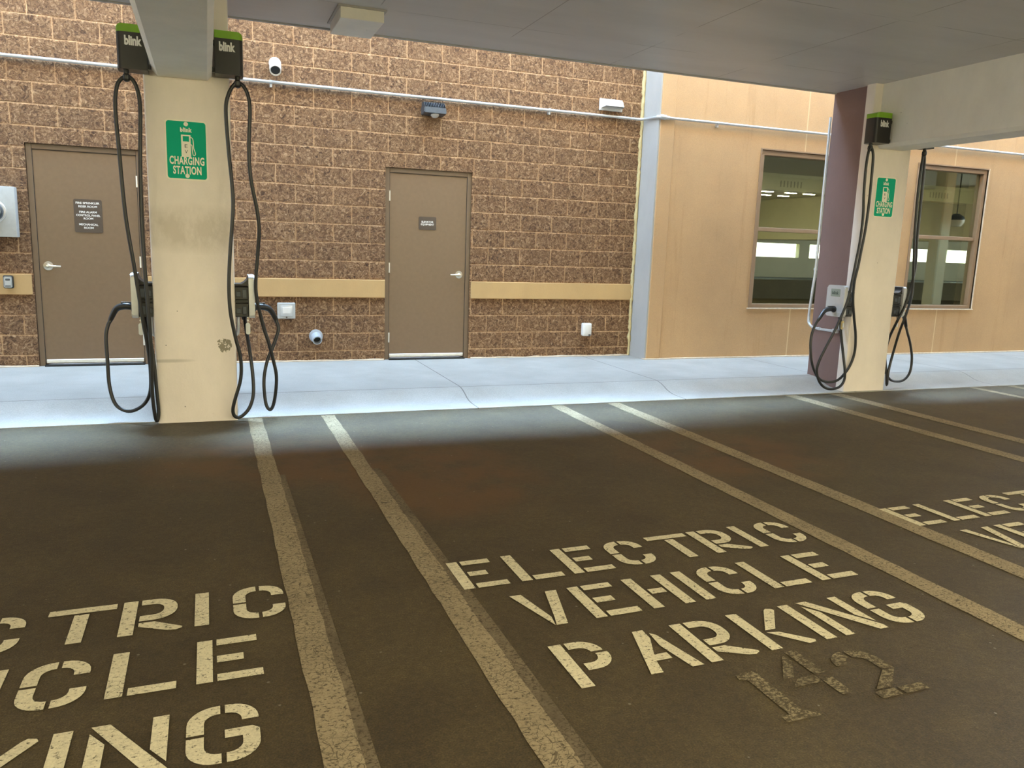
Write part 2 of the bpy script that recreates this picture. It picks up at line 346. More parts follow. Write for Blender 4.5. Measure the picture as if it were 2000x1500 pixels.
def lathe(bm, c, axis, prof, n=24):
    """prof: (distance along the axis, radius) from the point c"""
    axis = Vector(axis).normalized(); u = axis.orthogonal().normalized(); v = axis.cross(u); c = Vector(c); rings = []
    for d, r in prof:
        rings.append([bm.verts.new(c+axis*d+(u*math.cos(2*math.pi*k/n)+v*math.sin(2*math.pi*k/n))*max(r, 1e-4)) for k in range(n)])
    for a, b_ in zip(rings, rings[1:]):
        for k in range(n): bm.faces.new((a[k], a[(k+1) % n], b_[(k+1) % n], b_[k]))
    bm.faces.new(rings[0][::-1]); bm.faces.new(rings[-1]); return bm
def extr(bm, poly, o, u, v, depth, w=None):
    """flat polygon poly (in u,v metres) at o, thickness depth along u x v"""
    o, u, v = Vector(o), Vector(u), Vector(v); w = u.cross(v).normalized()
    f0 = [bm.verts.new(o+u*x+v*y) for x, y in poly]; f1 = [bm.verts.new(o+u*x+v*y+w*depth) for x, y in poly]
    bm.faces.new(f1); bm.faces.new(f0[::-1]); k = len(poly)
    for i in range(k): bm.faces.new((f0[i], f0[(i+1) % k], f1[(i+1) % k], f1[i]))
    return bm
def rrect(w_, h_, r, n=5, cx=0, cy=0):
    pts = []
    for sx, sy, a0 in ((1, 1, 0), (-1, 1, 90), (-1, -1, 180), (1, -1, 270)):
        for k in range(n+1):
            a = math.radians(a0+90*k/n); pts.append((cx+sx*(w_/2-r)+r*math.cos(a), cy+sy*(h_/2-r)+r*math.sin(a)))
    return pts
def text_bm(bm, s, o, u, v, height=None, width=None, bold=0.0, depth=0.0008, align='CENTER', spacing=1.0):
    """s set in the built-in sans face; o = middle of the baseline"""
    cu = bpy.data.curves.new('t', 'FONT'); cu.body = s; cu.size = 1.0; cu.offset = bold; cu.space_character = spacing; cu.resolution_u = 3; cu.extrude = 0.0
    ob = bpy.data.objects.new('t', cu); COL.objects.link(ob)
    dg = bpy.context.evaluated_depsgraph_get(); dg.update()
    me = bpy.data.meshes.new_from_object(ob.evaluated_get(dg)); bpy.data.objects.remove(ob); bpy.data.curves.remove(cu)
    xs = [q.co.x for q in me.vertices]; x0, x1 = min(xs), max(xs); cap = 0.72
    sy = height/cap if height else width/(x1-x0); sx = width/(x1-x0) if width else sy
    o, u, v = Vector(o), Vector(u), Vector(v); w = u.cross(v).normalized()
    for q in me.vertices:
        X = (q.co.x-(x0+x1)/2)*sx if align == 'CENTER' else (q.co.x-x0)*sx
        q.co = o+u*X+v*(q.co.y*sy)+w*depth
    bm.from_mesh(me); bpy.data.meshes.remove(me); return bm
XA, YA, ZA = (1, 0, 0), (0, 1, 0), (0, 0, 1)

# ================================================================== the setting
FZ = -0.10            # asphalt level; the sidewalk at the wall is z = 0
CZ = 3.15             # underside of the slab
o = link('floor', B((-14, -17.2, FZ-0.3), (33, -2.36, FZ)), 'asphalt'); struct(o)
# sidewalk with a rolled kerb along the parking bays
prof = [(0.35, 0.0), (-1.80, 0.0), (-1.86, -0.004), (-1.93, -0.018), (-2.0, -0.042), (-2.06, -0.066), (-2.13, -0.083), (-2.22, -0.091), (-2.41, -0.094), (-2.41, -0.3), (0.35, -0.3)]
bm = bmesh.new(); extr(bm, prof, (-14, 0, 0), YA, ZA, 47.0)
struct(link('sidewalk', bm, 'conc', None, 30))

# block building, with two door openings
WALLTOP = 6.1; D1 = (-3.58, -2.55); D2 = (-0.055, 0.969); DH = 2.192
bm = bmesh.new()
box(bm, (-14, 0, DH), (3.19, 0.3, WALLTOP))
for a, b_ in ((-14, D1[0]), (D1[1], D2[0]), (D2[1], 3.19)): box(bm, (a, 0, 0), (b_, 0.3, DH))
struct(link('wall_left', bm, 'block'))
for i, (a, b_) in enumerate(((-14, D1[0]-0.012), (D1[1]+0.01, D2[0]-0.004), (D2[1]+0.012, 3.172))):
    struct(link('trim_%d' % (i+1), B((a, -0.022, 0.728), (b_, 0.02, 0.928), 0.004, 1), 'band'))
bm = bmesh.new()
for a, b_ in ((-14, D1[0]), (D1[1], D2[0]-0.01), (D2[1]+0.03, 3.17)):
    N = int((b_-a)/0.12); rnd = random.Random(3)
    tube(bm, [(a+(b_-a)*k/N, -0.004, 0.002+rnd.uniform(-.003, .003)) for k in range(N+1)], [0.013+rnd.uniform(-.004, .004) for k in range(N+1)], 6)
struct(link('baseboard_left', bm, 'caulk', None, 60))

# tan stucco building, set forward, with two windows
TY = -0.39; W1 = (4.725, 6.095); W2 = (7.40, 8.755); WZ = (0.665, 2.69)
bm = bmesh.new()
box(bm, (3.41, TY, WZ[1]), (16, TY+0.3, WALLTOP)); box(bm, (3.41, TY, 0), (16, TY+0.3, WZ[0]))
for a, b_ in ((3.41, W1[0]), (W1[1], W2[0]), (W2[1], 16)): box(bm, (a, TY, WZ[0]), (b_, TY+0.3, WZ[1]))
struct(link('wall_right', bm, 'stucco'))
struct(link('trim_4', B((3.205, TY-0.015, 0), (3.405, 0.3, WALLTOP), 0.008, 1), 'stucco'))
struct(link('trim_5', B((3.185, TY-0.008, 0), (3.2045, 0.3, WALLTOP)), 'grey'))
bm = bmesh.new(); rnd = random.Random(5); N = 90
tube(bm, [(3.168+rnd.uniform(-.006, .006), -0.012, 0.01+3.6*k/N) for k in range(N+1)], [0.02+rnd.uniform(-.007, .007) for k in range(N+1)], 8)
struct(link('trim_6', bm, 'foam', None, 60))
struct(link('trim_7', B((3.18, TY-0.022, -0.001), (16, TY+0.05, 0.016), 0.004, 1), 'caulk'))
# dark room behind the windows and doors
bm = bmesh.new()
box(bm, (3.5, 1.6, 0), (16, 1.7, 4)); box(bm, (3.5, TY+0.3, 3.2), (16, 1.7, 3.3)); box(bm, (3.5, TY+0.3, -0.1), (16, 1.7, -0.02))
box(bm, (3.42, TY+0.3, 0), (3.5, 1.7, 4)); box(bm, (16, TY+0.3, 0), (16.1, 1.7, 4))
struct(link('wall_room', bm, 'room'))

def window(idx, x0, x1):
    z0, z1 = WZ; y = TY+0.015
    fr = bmesh.new(); t = 0.062
    for lo, hi in (((x0, y, z1-t), (x1, y+0.12, z1)), ((x0, y, z0), (x1, y+0.12, z0+0.05)), ((x0, y, z0+0.05), (x0+t, y+0.12, z1-t)), ((x1-t, y, z0+0.05), (x1, y+0.12, z1-t))):
        box(fr, lo, hi, 0.004, 1)
    root = struct(link('window_%d' % idx, fr, 'winframe'))
    zc = 1.692; a, b_ = x0+t, x1-t
    link('meeting_rail', B((a, y+0.028, zc-0.026), (b_, y+0.10, zc+0.026), 0.004, 1), 'winframe', root)
    lip = bmesh.new(); box(lip, (x0-0.03, TY-0.022, z0-0.016), (x1+0.03, TY+0.05, z0), 0.003, 1); box(lip, (x1, TY-0.012, z0), (x1+0.016, TY+0.05, z1+0.016)); 
    link('window_sill', lip, 'caulk', root)
    hd = bmesh.new(); box(hd, (x0-0.016, TY-0.012, z1), (x1, TY+0.05, z1+0.016)); box(hd, (x0-0.016, TY-0.012, z0), (x0, TY+0.05, z1))
    link('casing', hd, 'winframe', root)
    g = bmesh.new(); box(g, (a, y+0.062, zc+0.026), (b_, y+0.068, z1-t)); link('pane', g, 'glass', root)
    g = bmesh.new(); box(g, (a, y+0.062, z0+0.05), (b_, y+0.068, zc-0.026)); link('pane', g, 'glass', root)
    # slotted valance inside the room behind the upper pane
    vy = -0.20
    v = bmesh.new(); box(v, (a-0.1, vy, 2.215), (b_+0.1, vy+0.22, 2.385)); box(v, (a-0.1, vy-0.02, 2.385), (b_+0.1, vy+0.24, 2.43), 0.005, 1)
    val = link('valance', v, 'valance', root)
    s = bmesh.new(); cx = (x0+x1)/2-0.02
    for k in range(7): box(s, (cx-0.17+k*0.056-0.008, vy-0.004, 2.262), (cx-0.17+k*0.056+0.008, vy+0.002, 2.342))
    link('slots', s, 'dark', val)
    return root
window(1, *W1); window(2, *W2)

def door(idx, x0, hinge_left, hz):
    """steel door leaf 0.914 wide whose left edge stands at x0"""
    x1 = x0+0.914; H = 2.134; fy = 0.022
    fr = bmesh.new()
    for lo, hi in (((x0-0.056, fy, 0), (x0-0.004, 0.14, H+0.056)), ((x1+0.004, fy, 0), (x1+0.056, 0.14, H+0.056)), ((x0-0.004, fy, H+0.004), (x1+0.004, 0.14, H+0.056))):
        box(fr, lo, hi, 0.004, 1)
    for lo, hi in (((x0-0.006, 0.06, 0), (x0+0.02, 0.14, H)), ((x1-0.02, 0.06, 0), (x1+0.006, 0.14, H))): box(fr, lo, hi)
    root = struct(link('door_%d' % idx, B((x0, 0.034, 0.022), (x1, 0.078, H)), 'door'))
    link('door_frame', fr, 'frame', root)
    gap_bm = bmesh.new()  # dark strips in the leaf gap; its shade is put into their colour
    for lo, hi in (((x0-0.007, 0.028, 0.02), (x0, 0.06, H+0.007)), ((x1, 0.028, 0.02), (x1+0.007, 0.06, H+0.007)), ((x0, 0.028, H), (x1, 0.06, H+0.007))): box(gap_bm, lo, hi)
    link('door_gap_shade', gap_bm, 'dark', root)
    link('threshold', B((x0-0.004, -0.03, -0.002), (x1+0.004, 0.14, 0.014)), 'dark', root)
    link('door_sweep', B((x0+0.006, 0.018, 0.03), (x1-0.006, 0.036, 0.066), 0.003, 1), 'alu', root)
    hx = x1-0.075 if hinge_left else x0+0.075; s = -1 if hinge_left else 1
    h = bmesh.new(); lathe(h, (hx, 0.035, hz), (0, -1, 0), [(0, 0.044), (0.010, 0.044), (0.014, 0.036), (0.018, 0.022), (0.05, 0.017), (0.058, 0.012)], 28)
    hd = link('door_handle', h, 'nickel', root, 35)
    l = bmesh.new(); tube(l, smooth_path([(hx, -0.016, hz), (hx+s*0.025, -0.024, hz), (hx+s*0.06, -0.026, hz-0.002), (hx+s*0.118, -0.024, hz-0.003)], 5), [0.012]*6+[0.0105]*6+[0.009]*4, 12)
    link('lever', l, 'nickel', hd, 50)
    k = bmesh.new(); lathe(k, (hx, -0.024, hz), (0, -1, 0), [(0, 0.011), (0.008, 0.011), (0.009, 0.008)], 14); link('keyhole', k, 'alu', hd, 40)
    kx = x0-0.002 if hinge_left else x1+0.002
    for z in (0.26, 1.07, 1.88):
        q = bmesh.new(); tube(q, [(kx, 0.024, z-0.057), (kx, 0.024, z+0.057)], 0.009, 10); link('hinge', q, 'alu', root, 50)
    return root
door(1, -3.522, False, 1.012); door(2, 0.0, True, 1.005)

# parking deck above, with the beams and the far side of the garage
struct(link('ceiling', B((-14, -17.2, CZ), (33, -1.735, CZ+0.28), 0.012, 1), 'ceil'))
struct(link('trim_8', B((-14, -1.775, CZ-0.012), (33, -1.745, CZ+0.002)), 'grey'))
bm = bmesh.new()                                    # far garage wall with long openings above a parapet
Yb = -17.0
box(bm, (-14, Yb-0.2, FZ), (33, Yb, 1.27)); box(bm, (-14, Yb-0.2, 1.80), (33, Yb, CZ))
for x in (-14, -7.6, -0.7, 6.2, 13.1, 20.0, 26.9, 32.5): box(bm, (x-0.25, Yb-0.2, 1.27), (x+0.25, Yb, 1.80))
struct(link('wall_back', bm, 'garage'))
struct(link('wall_west', B((-14.2, -17.2, FZ), (-14, -1.735, CZ)), 'garage')); struct(link('wall_east', B((33, -17.2, FZ), (33.2, -1.735, CZ)), 'garage'))
bm = bmesh.new(); box(bm, (-14, Yb, FZ), (33, -13.4, 0.50)); box(bm, (-14, -13.5, 0.50), (33, -13.38, 0.54))
struct(link('ramp_deck', bm, 'asphalt'))
# neighbouring buildings outside the far openings
tag(link('distant_building', B((-20, -34, -3), (17.6, -27, 9)), 'facade'), 'sunlit yellow building outside the far garage openings, seen mirrored in the left window', 'building')
tag(link('distant_building', B((17.9, -36, -3), (45, -29, 9)), 'facade2'), 'pale sunlit building outside the far garage openings, seen mirrored in the right window', 'building')
struct(link('ground_outside', B((-60, -80, -3.2), (70, -17.2, -3.0)), 'conc'))

# sunlit upper deck wall of the garage, facing the building across the gap
struct(link('wall_upper', B((-14, -1.95, CZ+0.28), (33, -1.75, 5.6)), 'upper'))
# ================================================================== columns and beams
def column(x0, x1, yf, label):
    root = thing('concrete_column', label, 'column', ((x0+x1)/2, (yf-1.735)/2, FZ))
    def P(o_): o_.parent = root; o_.matrix_parent_inverse = Matrix.Translation(-root.location); return o_
    bm = B((x0, yf, FZ), (x1, yf+0.13, CZ), 0.022, 2, vert_edge)
    box(bm, (x0+0.004, yf+0.004, FZ), (x1-0.004, yf+0.12, FZ+0.045), 0.012, 2)
    P(link('front_face', bm, 'cream', None, 30))
    bd = P(link('shaft', B((x0+0.045, yf+0.12, FZ), (x1-0.045, -1.735, CZ), 0.012, 1, vert_edge), 'purple'))
    bd['label'] = 'dull purple-brown painted rear of the column'
    return root
CL = (-2.358, -1.762, -2.46); CR = (4.552, 5.135, -2.38)
column(*CL, 'cream concrete column at left, in front of the brown steel door, with two chargers')
column(*CR, 'cream-fronted concrete column with purple-brown side, at right before the windows')
tag(link('concrete_column', B((10.22, -2.46, FZ), (10.46, -2.22, CZ), 0.02, 1, vert_edge), 'garage'), 'slim olive concrete column beyond the right edge, seen only mirrored in the right window', 'column')
def beam(x0, x1, yf, label):
    bm = B((x0, -17.0, 2.505), (x1, yf+0.03, CZ), 0.035, 1, lambda e: all(v.co.z < 2.6 for v in e.verts) and along(1)(e))
    return tag(link('concrete_beam', bm, 'beam'), label, 'beam')
BL = (-2.292, -1.886); BR = (4.65, 5.055)
beam(*BL, CL[2], 'grey concrete beam overhead, running from the left column towards the viewer')
beam(*BR, CR[2], 'pale concrete beam overhead at upper right, running from the right column')
tag(link('concrete_beam', B((15.35, -17.0, 1.84), (15.75, -5.2, CZ), 0.02, 1), 'garage'), 'deep olive-grey ramp beam beyond the right edge, seen only mirrored in the left window', 'beam')
bm = B((-0.945, -2.54, 3.055), (-0.605, -1.99, CZ+0.001), 0.004, 1)
t = tag(link('ceiling_block', bm, 'beam'), 'square cream and grey concrete block hanging under the slab edge near the left beam', 'block')
bm = bmesh.new(); box(bm, (-0.965, -2.56, CZ-0.012), (-0.585, -1.97, CZ+0.002)); link('mounting_flange', bm, 'grey', t)

# ================================================================== floor markings
STL = [(-1.690, -1.577, 'first', 'worn white stripe left of the gap beside the left column, nearest the camera at left'),
       (-1.100, -0.990, 'second', 'worn white stripe at left edge of the stall with the faded number'),
       (1.010, 1.135, 'third', 'worn white stripe at right edge of the stall with the faded number'),
       (1.605, 1.740, 'fourth', 'worn white stripe just left of the right stall lettering'),
       (3.715, 3.865, 'fifth', 'white stripe starting at the kerb just left of the right column'),
       (4.300, 4.460, 'sixth', 'white stripe starting at the kerb at the foot of the right column'),
       (6.400, 6.510, 'seventh', 'short white stripe right of the right column, nearer the column'),
       (7.020, 7.150, 'eighth', 'short white stripe at far right edge, in front of the kerb')]
for i, (a, b_, _n, lab) in enumerate(STL):
    rnd = random.Random(20+i); N = 46; y0, y1 = -2.43, -7.95
    jit = lambda s=0.004: rnd.uniform(-s, s)
    L = [(a+jit(), y0+(y1-y0)*k/N) for k in range(N+1)]; Rr = [(b_+jit(), y0+(y1-y0)*k/N) for k in range(N+1)]
    bm = bmesh.new()
    for k in range(N):
        bm.faces.new([bm.verts.new((q[0], q[1], FZ+0.0022)) for q in (L[k], Rr[k], Rr[k+1], L[k+1])])
    bmesh.ops.remove_doubles(bm, verts=bm.verts, dist=1e-5)
    s = tag(link('parking_stripe', bm, 'stripe'), lab, 'road marking', 'painted stall stripes')
    if i < 2:                                       # the older stripe shows beside the newer one
        bm = bmesh.new(); g0, g1 = b_-0.01, b_+(0.035 if i == 0 else 0.05)
        for k in range(14, N):
            bm.faces.new([bm.verts.new((x_, y0+(y1-y0)*kk/N, FZ+0.0012)) for x_, kk in ((g0, k), (g1, k), (g1, k+1), (g0, k+1))])
        link('older_stripe', bm, 'ghost', s)['label'] = 'fainter old stripe along the right side'

ST = 0.052; AR = 0.046; HT = 0.296; GP = 0.014
def arcpts(cx, cy, rx, ry, a0, a1, n=7): return [(cx+rx*math.cos(math.radians(a0+(a1-a0)*k/n)), cy+ry*math.sin(math.radians(a0+(a1-a0)*k/n))) for k in range(n+1)]
def quarter(x0, x1, y0, y1, sx, sy):
    """a rounded corner stroke filling the box; the rounded outer corner lies towards (sx, sy)"""
    t = ST*0.95; r = min(x1-x0, y1-y0, 0.085); ri = max(r-t*0.9, 0.018)
    X = lambda d: x1-d if sx > 0 else x0+d
    Y = lambda d: y1-d if sy > 0 else y0+d
    W_, H_ = x1-x0, y1-y0
    outer = [(X(0), Y(H_))] + [(X(r-r*math.cos(a)), Y(r-r*math.sin(a))) for a in [math.pi/2*k/7 for k in range(8)]] + [(X(W_), Y(0))]
    inner = [(X(W_), Y(AR))] + [(X(t+ri-ri*math.cos(a)), Y(AR+ri-ri*math.sin(a))) for a in [math.pi/2*k/5 for k in range(5, -1, -1)]] + [(X(t), Y(H_))]
    return outer+inner
def rect(x0, y0, x1, y1): return [(x0, y0), (x1, y0), (x1, y1), (x0, y1)]
def glyph(c):
    h = HT
    if c == 'E': return [rect(0, 0, ST, h), rect(ST+GP, 0, .215, AR), rect(ST+GP, .126, .155, .126+AR), rect(ST+GP, h-AR, .205, h)]
    if c == 'L': return [rect(0, 0, ST, h), rect(ST+GP, 0, .212, AR)]
    if c == 'I': return [rect(0, 0, ST, h)]
    if c == 'T': return [rect(0, h-AR, .238, h), rect(.092, 0, .092+ST, h-AR-GP)]
    if c == 'H': return [rect(0, 0, ST, h), rect(.155, 0, .155+ST, h), rect(ST+GP, .125, .141, .125+AR)]
    if c == 'V': return [[(0, h), (.052, h), (.098, .07), (.086, .0)], [(.165, h), (.218, h), (.140, 0), (.090, 0), (.108, .06)]]
    if c == 'C':
        w_ = .200
        return [quarter(0, w_/2-GP/2, h/2+GP/2, h, -1, 1), quarter(0, w_/2-GP/2, 0, h/2-GP/2, -1, -1), quarter(w_/2+GP/2, w_, .192, h, 1, 1), quarter(w_/2+GP/2, w_, 0, .104, 1, -1)]
    if c == 'G':
        w_ = .208; q = quarter(w_/2+GP/2, w_, 0, .16, 1, -1)
        q = q[:1] + q[1:]
        g = [quarter(0, w_/2-GP/2, h/2+GP/2, h, -1, 1), quarter(0, w_/2-GP/2, 0, h/2-GP/2, -1, -1), quarter(w_/2+GP/2, w_, .200, h, 1, 1), quarter(w_/2+GP/2, w_, 0, .118, 1, -1)]
        g.append([(w_/2+.004, .118+0.0), (w_, .1175), (w_, .142), (w_-.02, .16), (w_/2+.004, .16)])
        return g
    if c == 'R' or c == 'P':
        w_ = .200; x0 = ST+GP
        up = quarter(x0, w_, .205, h, 1, 1); lo = quarter(x0, w_, .108, .205, 1, -1)
        if c == 'P':
            up = quarter(x0, w_-.01, .213, h, 1, 1); lo = quarter(x0+.01, w_, .098, .198, 1, -1)
            return [rect(0, 0, ST, h), up, lo]
        return [rect(0, 0, ST, h), up, lo, [(x0, .092), (x0+.055, .092), (.222, .022), (.222, .012), (.200, 0), (.17, .004), (x0, .062)]]
    if c == 'A': return [[(.088, h), (.135, h), (.131, .23), (.082, .118), (.135, .118), (.135, .076), (.066, .076), (.050, 0), (0, 0)], [(.148, h-.028), (.168, h-.05), (.222, 0), (.172, 0), (.138, .17)]] 
    if c == 'K': return [rect(0, 0, ST, h), [(.078, .138), (.128, .138), (.232, h-.022), (.226, h-.008), (.202, h), (.186, h-.012)], [(.072, .122), (.125, .112), (.222, .018), (.216, .004), (.180, 0)]]
    if c == 'N': return [[(0, 0), (.046, 0), (.046, .195), (0, .262)], [(0, h), (.052, h), (.220, .028), (.220, 0), (.178, 0)], [(.170, h), (.216, h), (.216, .06), (.170, .13)]]
    if c == '1': return [[(-.005, 0), (.125, 0), (.120, .03), (.085, .04), (.085, .275), (.075, .296), (.01, .292), (.0, .26), (.028, .25), (.028, .035), (-.005, .03)]]
    if c == '4': return [rect(.125, .0, .172, .10), rect(.125, .135, .172, .296), [(0, .085), (.12, .085), (.12, .13), (.05, .13)], [(0, .14), (.045, .14), (.11, .235), (.10, .275)]]
    if c == '2': return [quarter(.0, .085, .215, h, -1, 1), quarter(.1, .19, .150, h, 1, 1), [(.135, .145), (.19, .145), (.085, .05), (.02, .05)], rect(.0, 0, .085, .04), rect(.1, 0, .2, .04)]
ROWS = [('ELECTRIC', [-.965, -.692, -.430, -.160, .106, .367, .632, .775], (-0.9, -6.045), 0.036),
        ('VEHICLE', [-.803, -.534, -.262, 0.0, .108, .369, .643], (-0.8, -6.461), 0.030),
        ('PARKING', [-.817, -.543, -.287, -.014, .253, .352, .618], (-0.8, -6.903), 0.025)]
def lettering(dx, dy, tilt, label):
    root = thing('stall_lettering', label, 'lettering', (dx, -6.3+dy, FZ), 'stall lettering')
    for word, xs, (xr, yr), sl in ROWS:
        bm = bmesh.new(); k_ = sl+tilt
        for ch, x in zip(word, xs):
            yb = yr+(x-xr)*k_
            for poly in glyph(ch):
                vs = [bm.verts.new((x+px+dx, yb+py+(px)*k_*0.6+dy-0.0, FZ+0.0035)) for px, py in poly]
                bm.faces.new(vs)
        for v in bm.verts: v.co -= Vector(root.location)
        link('painted_word', bm, 'letter', root)
    return root
lettering(0, 0, 0, 'stencilled words ELECTRIC VEHICLE PARKING in the middle stall, above the faded number')
lettering(-2.678, -0.062, -0.010, 'stencilled words ELECTRIC VEHICLE PARKING cut off by the left edge, lower left stall')
lettering(2.690, 0.072, 0, 'stencilled words ELECTRIC VEHICLE cut off by the right edge, far right stall')
bm = bmesh.new()
for ch, x, dy in (('1', -.265, 0), ('4', -.11, .085), ('2', .14, .015)):
    for poly in glyph(ch):
        bm.faces.new([bm.verts.new((x+px*1.05, -7.28+dy*0.9+py, FZ+0.0028)) for px, py in poly])
tag(link('stall_number', bm, 'faded'), 'faded worn number 142 painted on the asphalt below the word PARKING', 'lettering')

# ================================================================== chargers
CABLE = {
    'LL': [(-2.432, -2.23, 0.744), (-2.425, -2.32, 0.672), (-2.387, -2.44, 0.542), (-2.367, -2.47, 0.37), (-2.357, -2.48, 0.158), (-2.349, -2.48, -0.009), (-2.365, -2.49, -0.071), (-2.379, -2.51, 0.023), (-2.385, -2.53, 0.201), (-2.378, -2.55, 0.43), (-2.382, -2.57, 0.744), (-2.393, -2.58, 1.051), (-2.401, -2.58, 1.424), (-2.392, -2.58, 1.899), (-2.377, -2.58, 2.249), (-2.391, -2.58, 2.381), (-2.421, -2.58, 2.444), (-2.457, -2.58, 2.461), (-2.494, -2.58, 2.437), (-2.523, -2.58, 2.382), (-2.539, -2.58, 2.241), (-2.529, -2.58, 1.961), (-2.508, -2.57, 1.493), (-2.468, -2.55, 1.123), (-2.449, -2.54, 0.933), (-2.428, -2.53, 0.721), (-2.402, -2.51, 0.504), (-2.393, -2.49, 0.322), (-2.401, -2.47, 0.17), (-2.439, -2.44, 0.072), (-2.505, -2.41, 0.012), (-2.581, -2.38, -0.007), (-2.661, -2.35, 0.043), (-2.699, -2.33, 0.183), (-2.705, -2.32, 0.383), (-2.708, -2.31, 0.561), (-2.694, -2.3, 0.647), (-2.667, -2.29, 0.71)],
    'LR': [(-1.688, -2.23, 0.745), (-1.681, -2.3, 0.635), (-1.665, -2.4, 0.5), (-1.645, -2.46, 0.299), (-1.641, -2.48, 0.134), (-1.664, -2.49, 0.031), (-1.705, -2.5, -0.033), (-1.757, -2.51, -0.066), (-1.792, -2.52, -0.05), (-1.803, -2.53, 0.003), (-1.785, -2.54, 0.088), (-1.739, -2.55, 0.254), (-1.736, -2.56, 0.42), (-1.77, -2.57, 0.584), (-1.803, -2.58, 0.785), (-1.809, -2.58, 0.983), (-1.796, -2.58, 1.217), (-1.765, -2.58, 1.565), (-1.767, -2.58, 1.754), (-1.786, -2.58, 2.015), (-1.797, -2.58, 2.29), (-1.776, -2.58, 2.401), (-1.742, -2.58, 2.466), (-1.709, -2.58, 2.491), (-1.67, -2.58, 2.473), (-1.639, -2.58, 2.414), (-1.626, -2.58, 2.305), (-1.639, -2.57, 2.026), (-1.629, -2.56, 1.801), (-1.588, -2.54, 1.574), (-1.575, -2.53, 1.419), (-1.589, -2.51, 1.221), (-1.604, -2.5, 1.061), (-1.606, -2.49, 0.94), (-1.588, -2.48, 0.817), (-1.551, -2.46, 0.651), (-1.513, -2.45, 0.525), (-1.478, -2.43, 0.375), (-1.456, -2.42, 0.245), (-1.465, -2.4, 0.092), (-1.485, -2.38, -0.011), (-1.51, -2.37, -0.042), (-1.537, -2.36, 0.0), (-1.55, -2.35, 0.12), (-1.547, -2.34, 0.234), (-1.52, -2.33, 0.361), (-1.477, -2.32, 0.466), (-1.438, -2.31, 0.571), (-1.424, -2.3, 0.633), (-1.446, -2.29, 0.709)],
    'RL': [(4.516, -2.26, 0.715), (4.48, -2.34, 0.527), (4.463, -2.42, 0.313), (4.476, -2.45, 0.165), (4.485, -2.448, 0.052), (4.433, -2.447, -0.021), (4.332, -2.445, -0.046), (4.233, -2.443, -0.026), (4.15, -2.442, 0.043), (4.103, -2.44, 0.156), (4.114, -2.45, 0.268), (4.17, -2.46, 0.406), (4.249, -2.47, 0.571), (4.304, -2.48, 0.709), (4.372, -2.49, 0.911), (4.396, -2.5, 1.117), (4.412, -2.51, 1.331), (4.437, -2.51, 1.544), (4.441, -2.51, 1.807), (4.419, -2.51, 2.013), (4.409, -2.51, 2.27), (4.42, -2.51, 2.434), (4.446, -2.51, 2.487), (4.48, -2.51, 2.438), (4.493, -2.51, 2.352), (4.498, -2.51, 2.173), (4.511, -2.5, 1.915), (4.51, -2.49, 1.652), (4.495, -2.48, 1.439), (4.486, -2.47, 1.278), (4.469, -2.46, 1.116), (4.484, -2.45, 0.925), (4.535, -2.44, 0.732), (4.593, -2.43, 0.536), (4.614, -2.42, 0.35), (4.578, -2.412, 0.202), (4.495, -2.403, 0.084), (4.404, -2.395, 0.028), (4.279, -2.377, 0.028), (4.182, -2.368, 0.086), (4.102, -2.36, 0.227), (4.07, -2.35, 0.393), (4.075, -2.34, 0.53), (4.11, -2.34, 0.64), (4.156, -2.34, 0.711)],
    'RR': [(5.19, -2.29, 0.764), (5.165, -2.28, 0.543), (5.165, -2.307, 0.314), (5.165, -2.358, 0.117), (5.165, -2.387, -0.037), (5.165, -2.388, 0.11), (5.2, -2.38, 0.277), (5.2, -2.439, 0.561), (5.2, -2.505, 0.778), (5.286, -2.47, 0.989), (5.257, -2.48, 1.24), (5.208, -2.49, 1.57), (5.185, -2.49, 1.894), (5.177, -2.49, 2.215), (5.186, -2.49, 2.427), (5.189, -2.49, 2.496), (5.225, -2.48, 2.431), (5.249, -2.47, 2.221), (5.268, -2.46, 1.899), (5.288, -2.45, 1.572), (5.332, -2.43, 1.296), (5.312, -2.42, 1.071), (5.267, -2.41, 0.854), (5.2, -2.409, 0.718), (5.2, -2.333, 0.549), (5.2, -2.294, 0.417), (5.2, -2.274, 0.25), (5.2, -2.3, 0.124), (5.243, -2.34, 0.024), (5.379, -2.31, -0.015), (5.515, -2.29, -0.005), (5.617, -2.27, 0.08), (5.633, -2.26, 0.24), (5.594, -2.25, 0.406), (5.535, -2.24, 0.548), (5.511, -2.23, 0.624)],
}

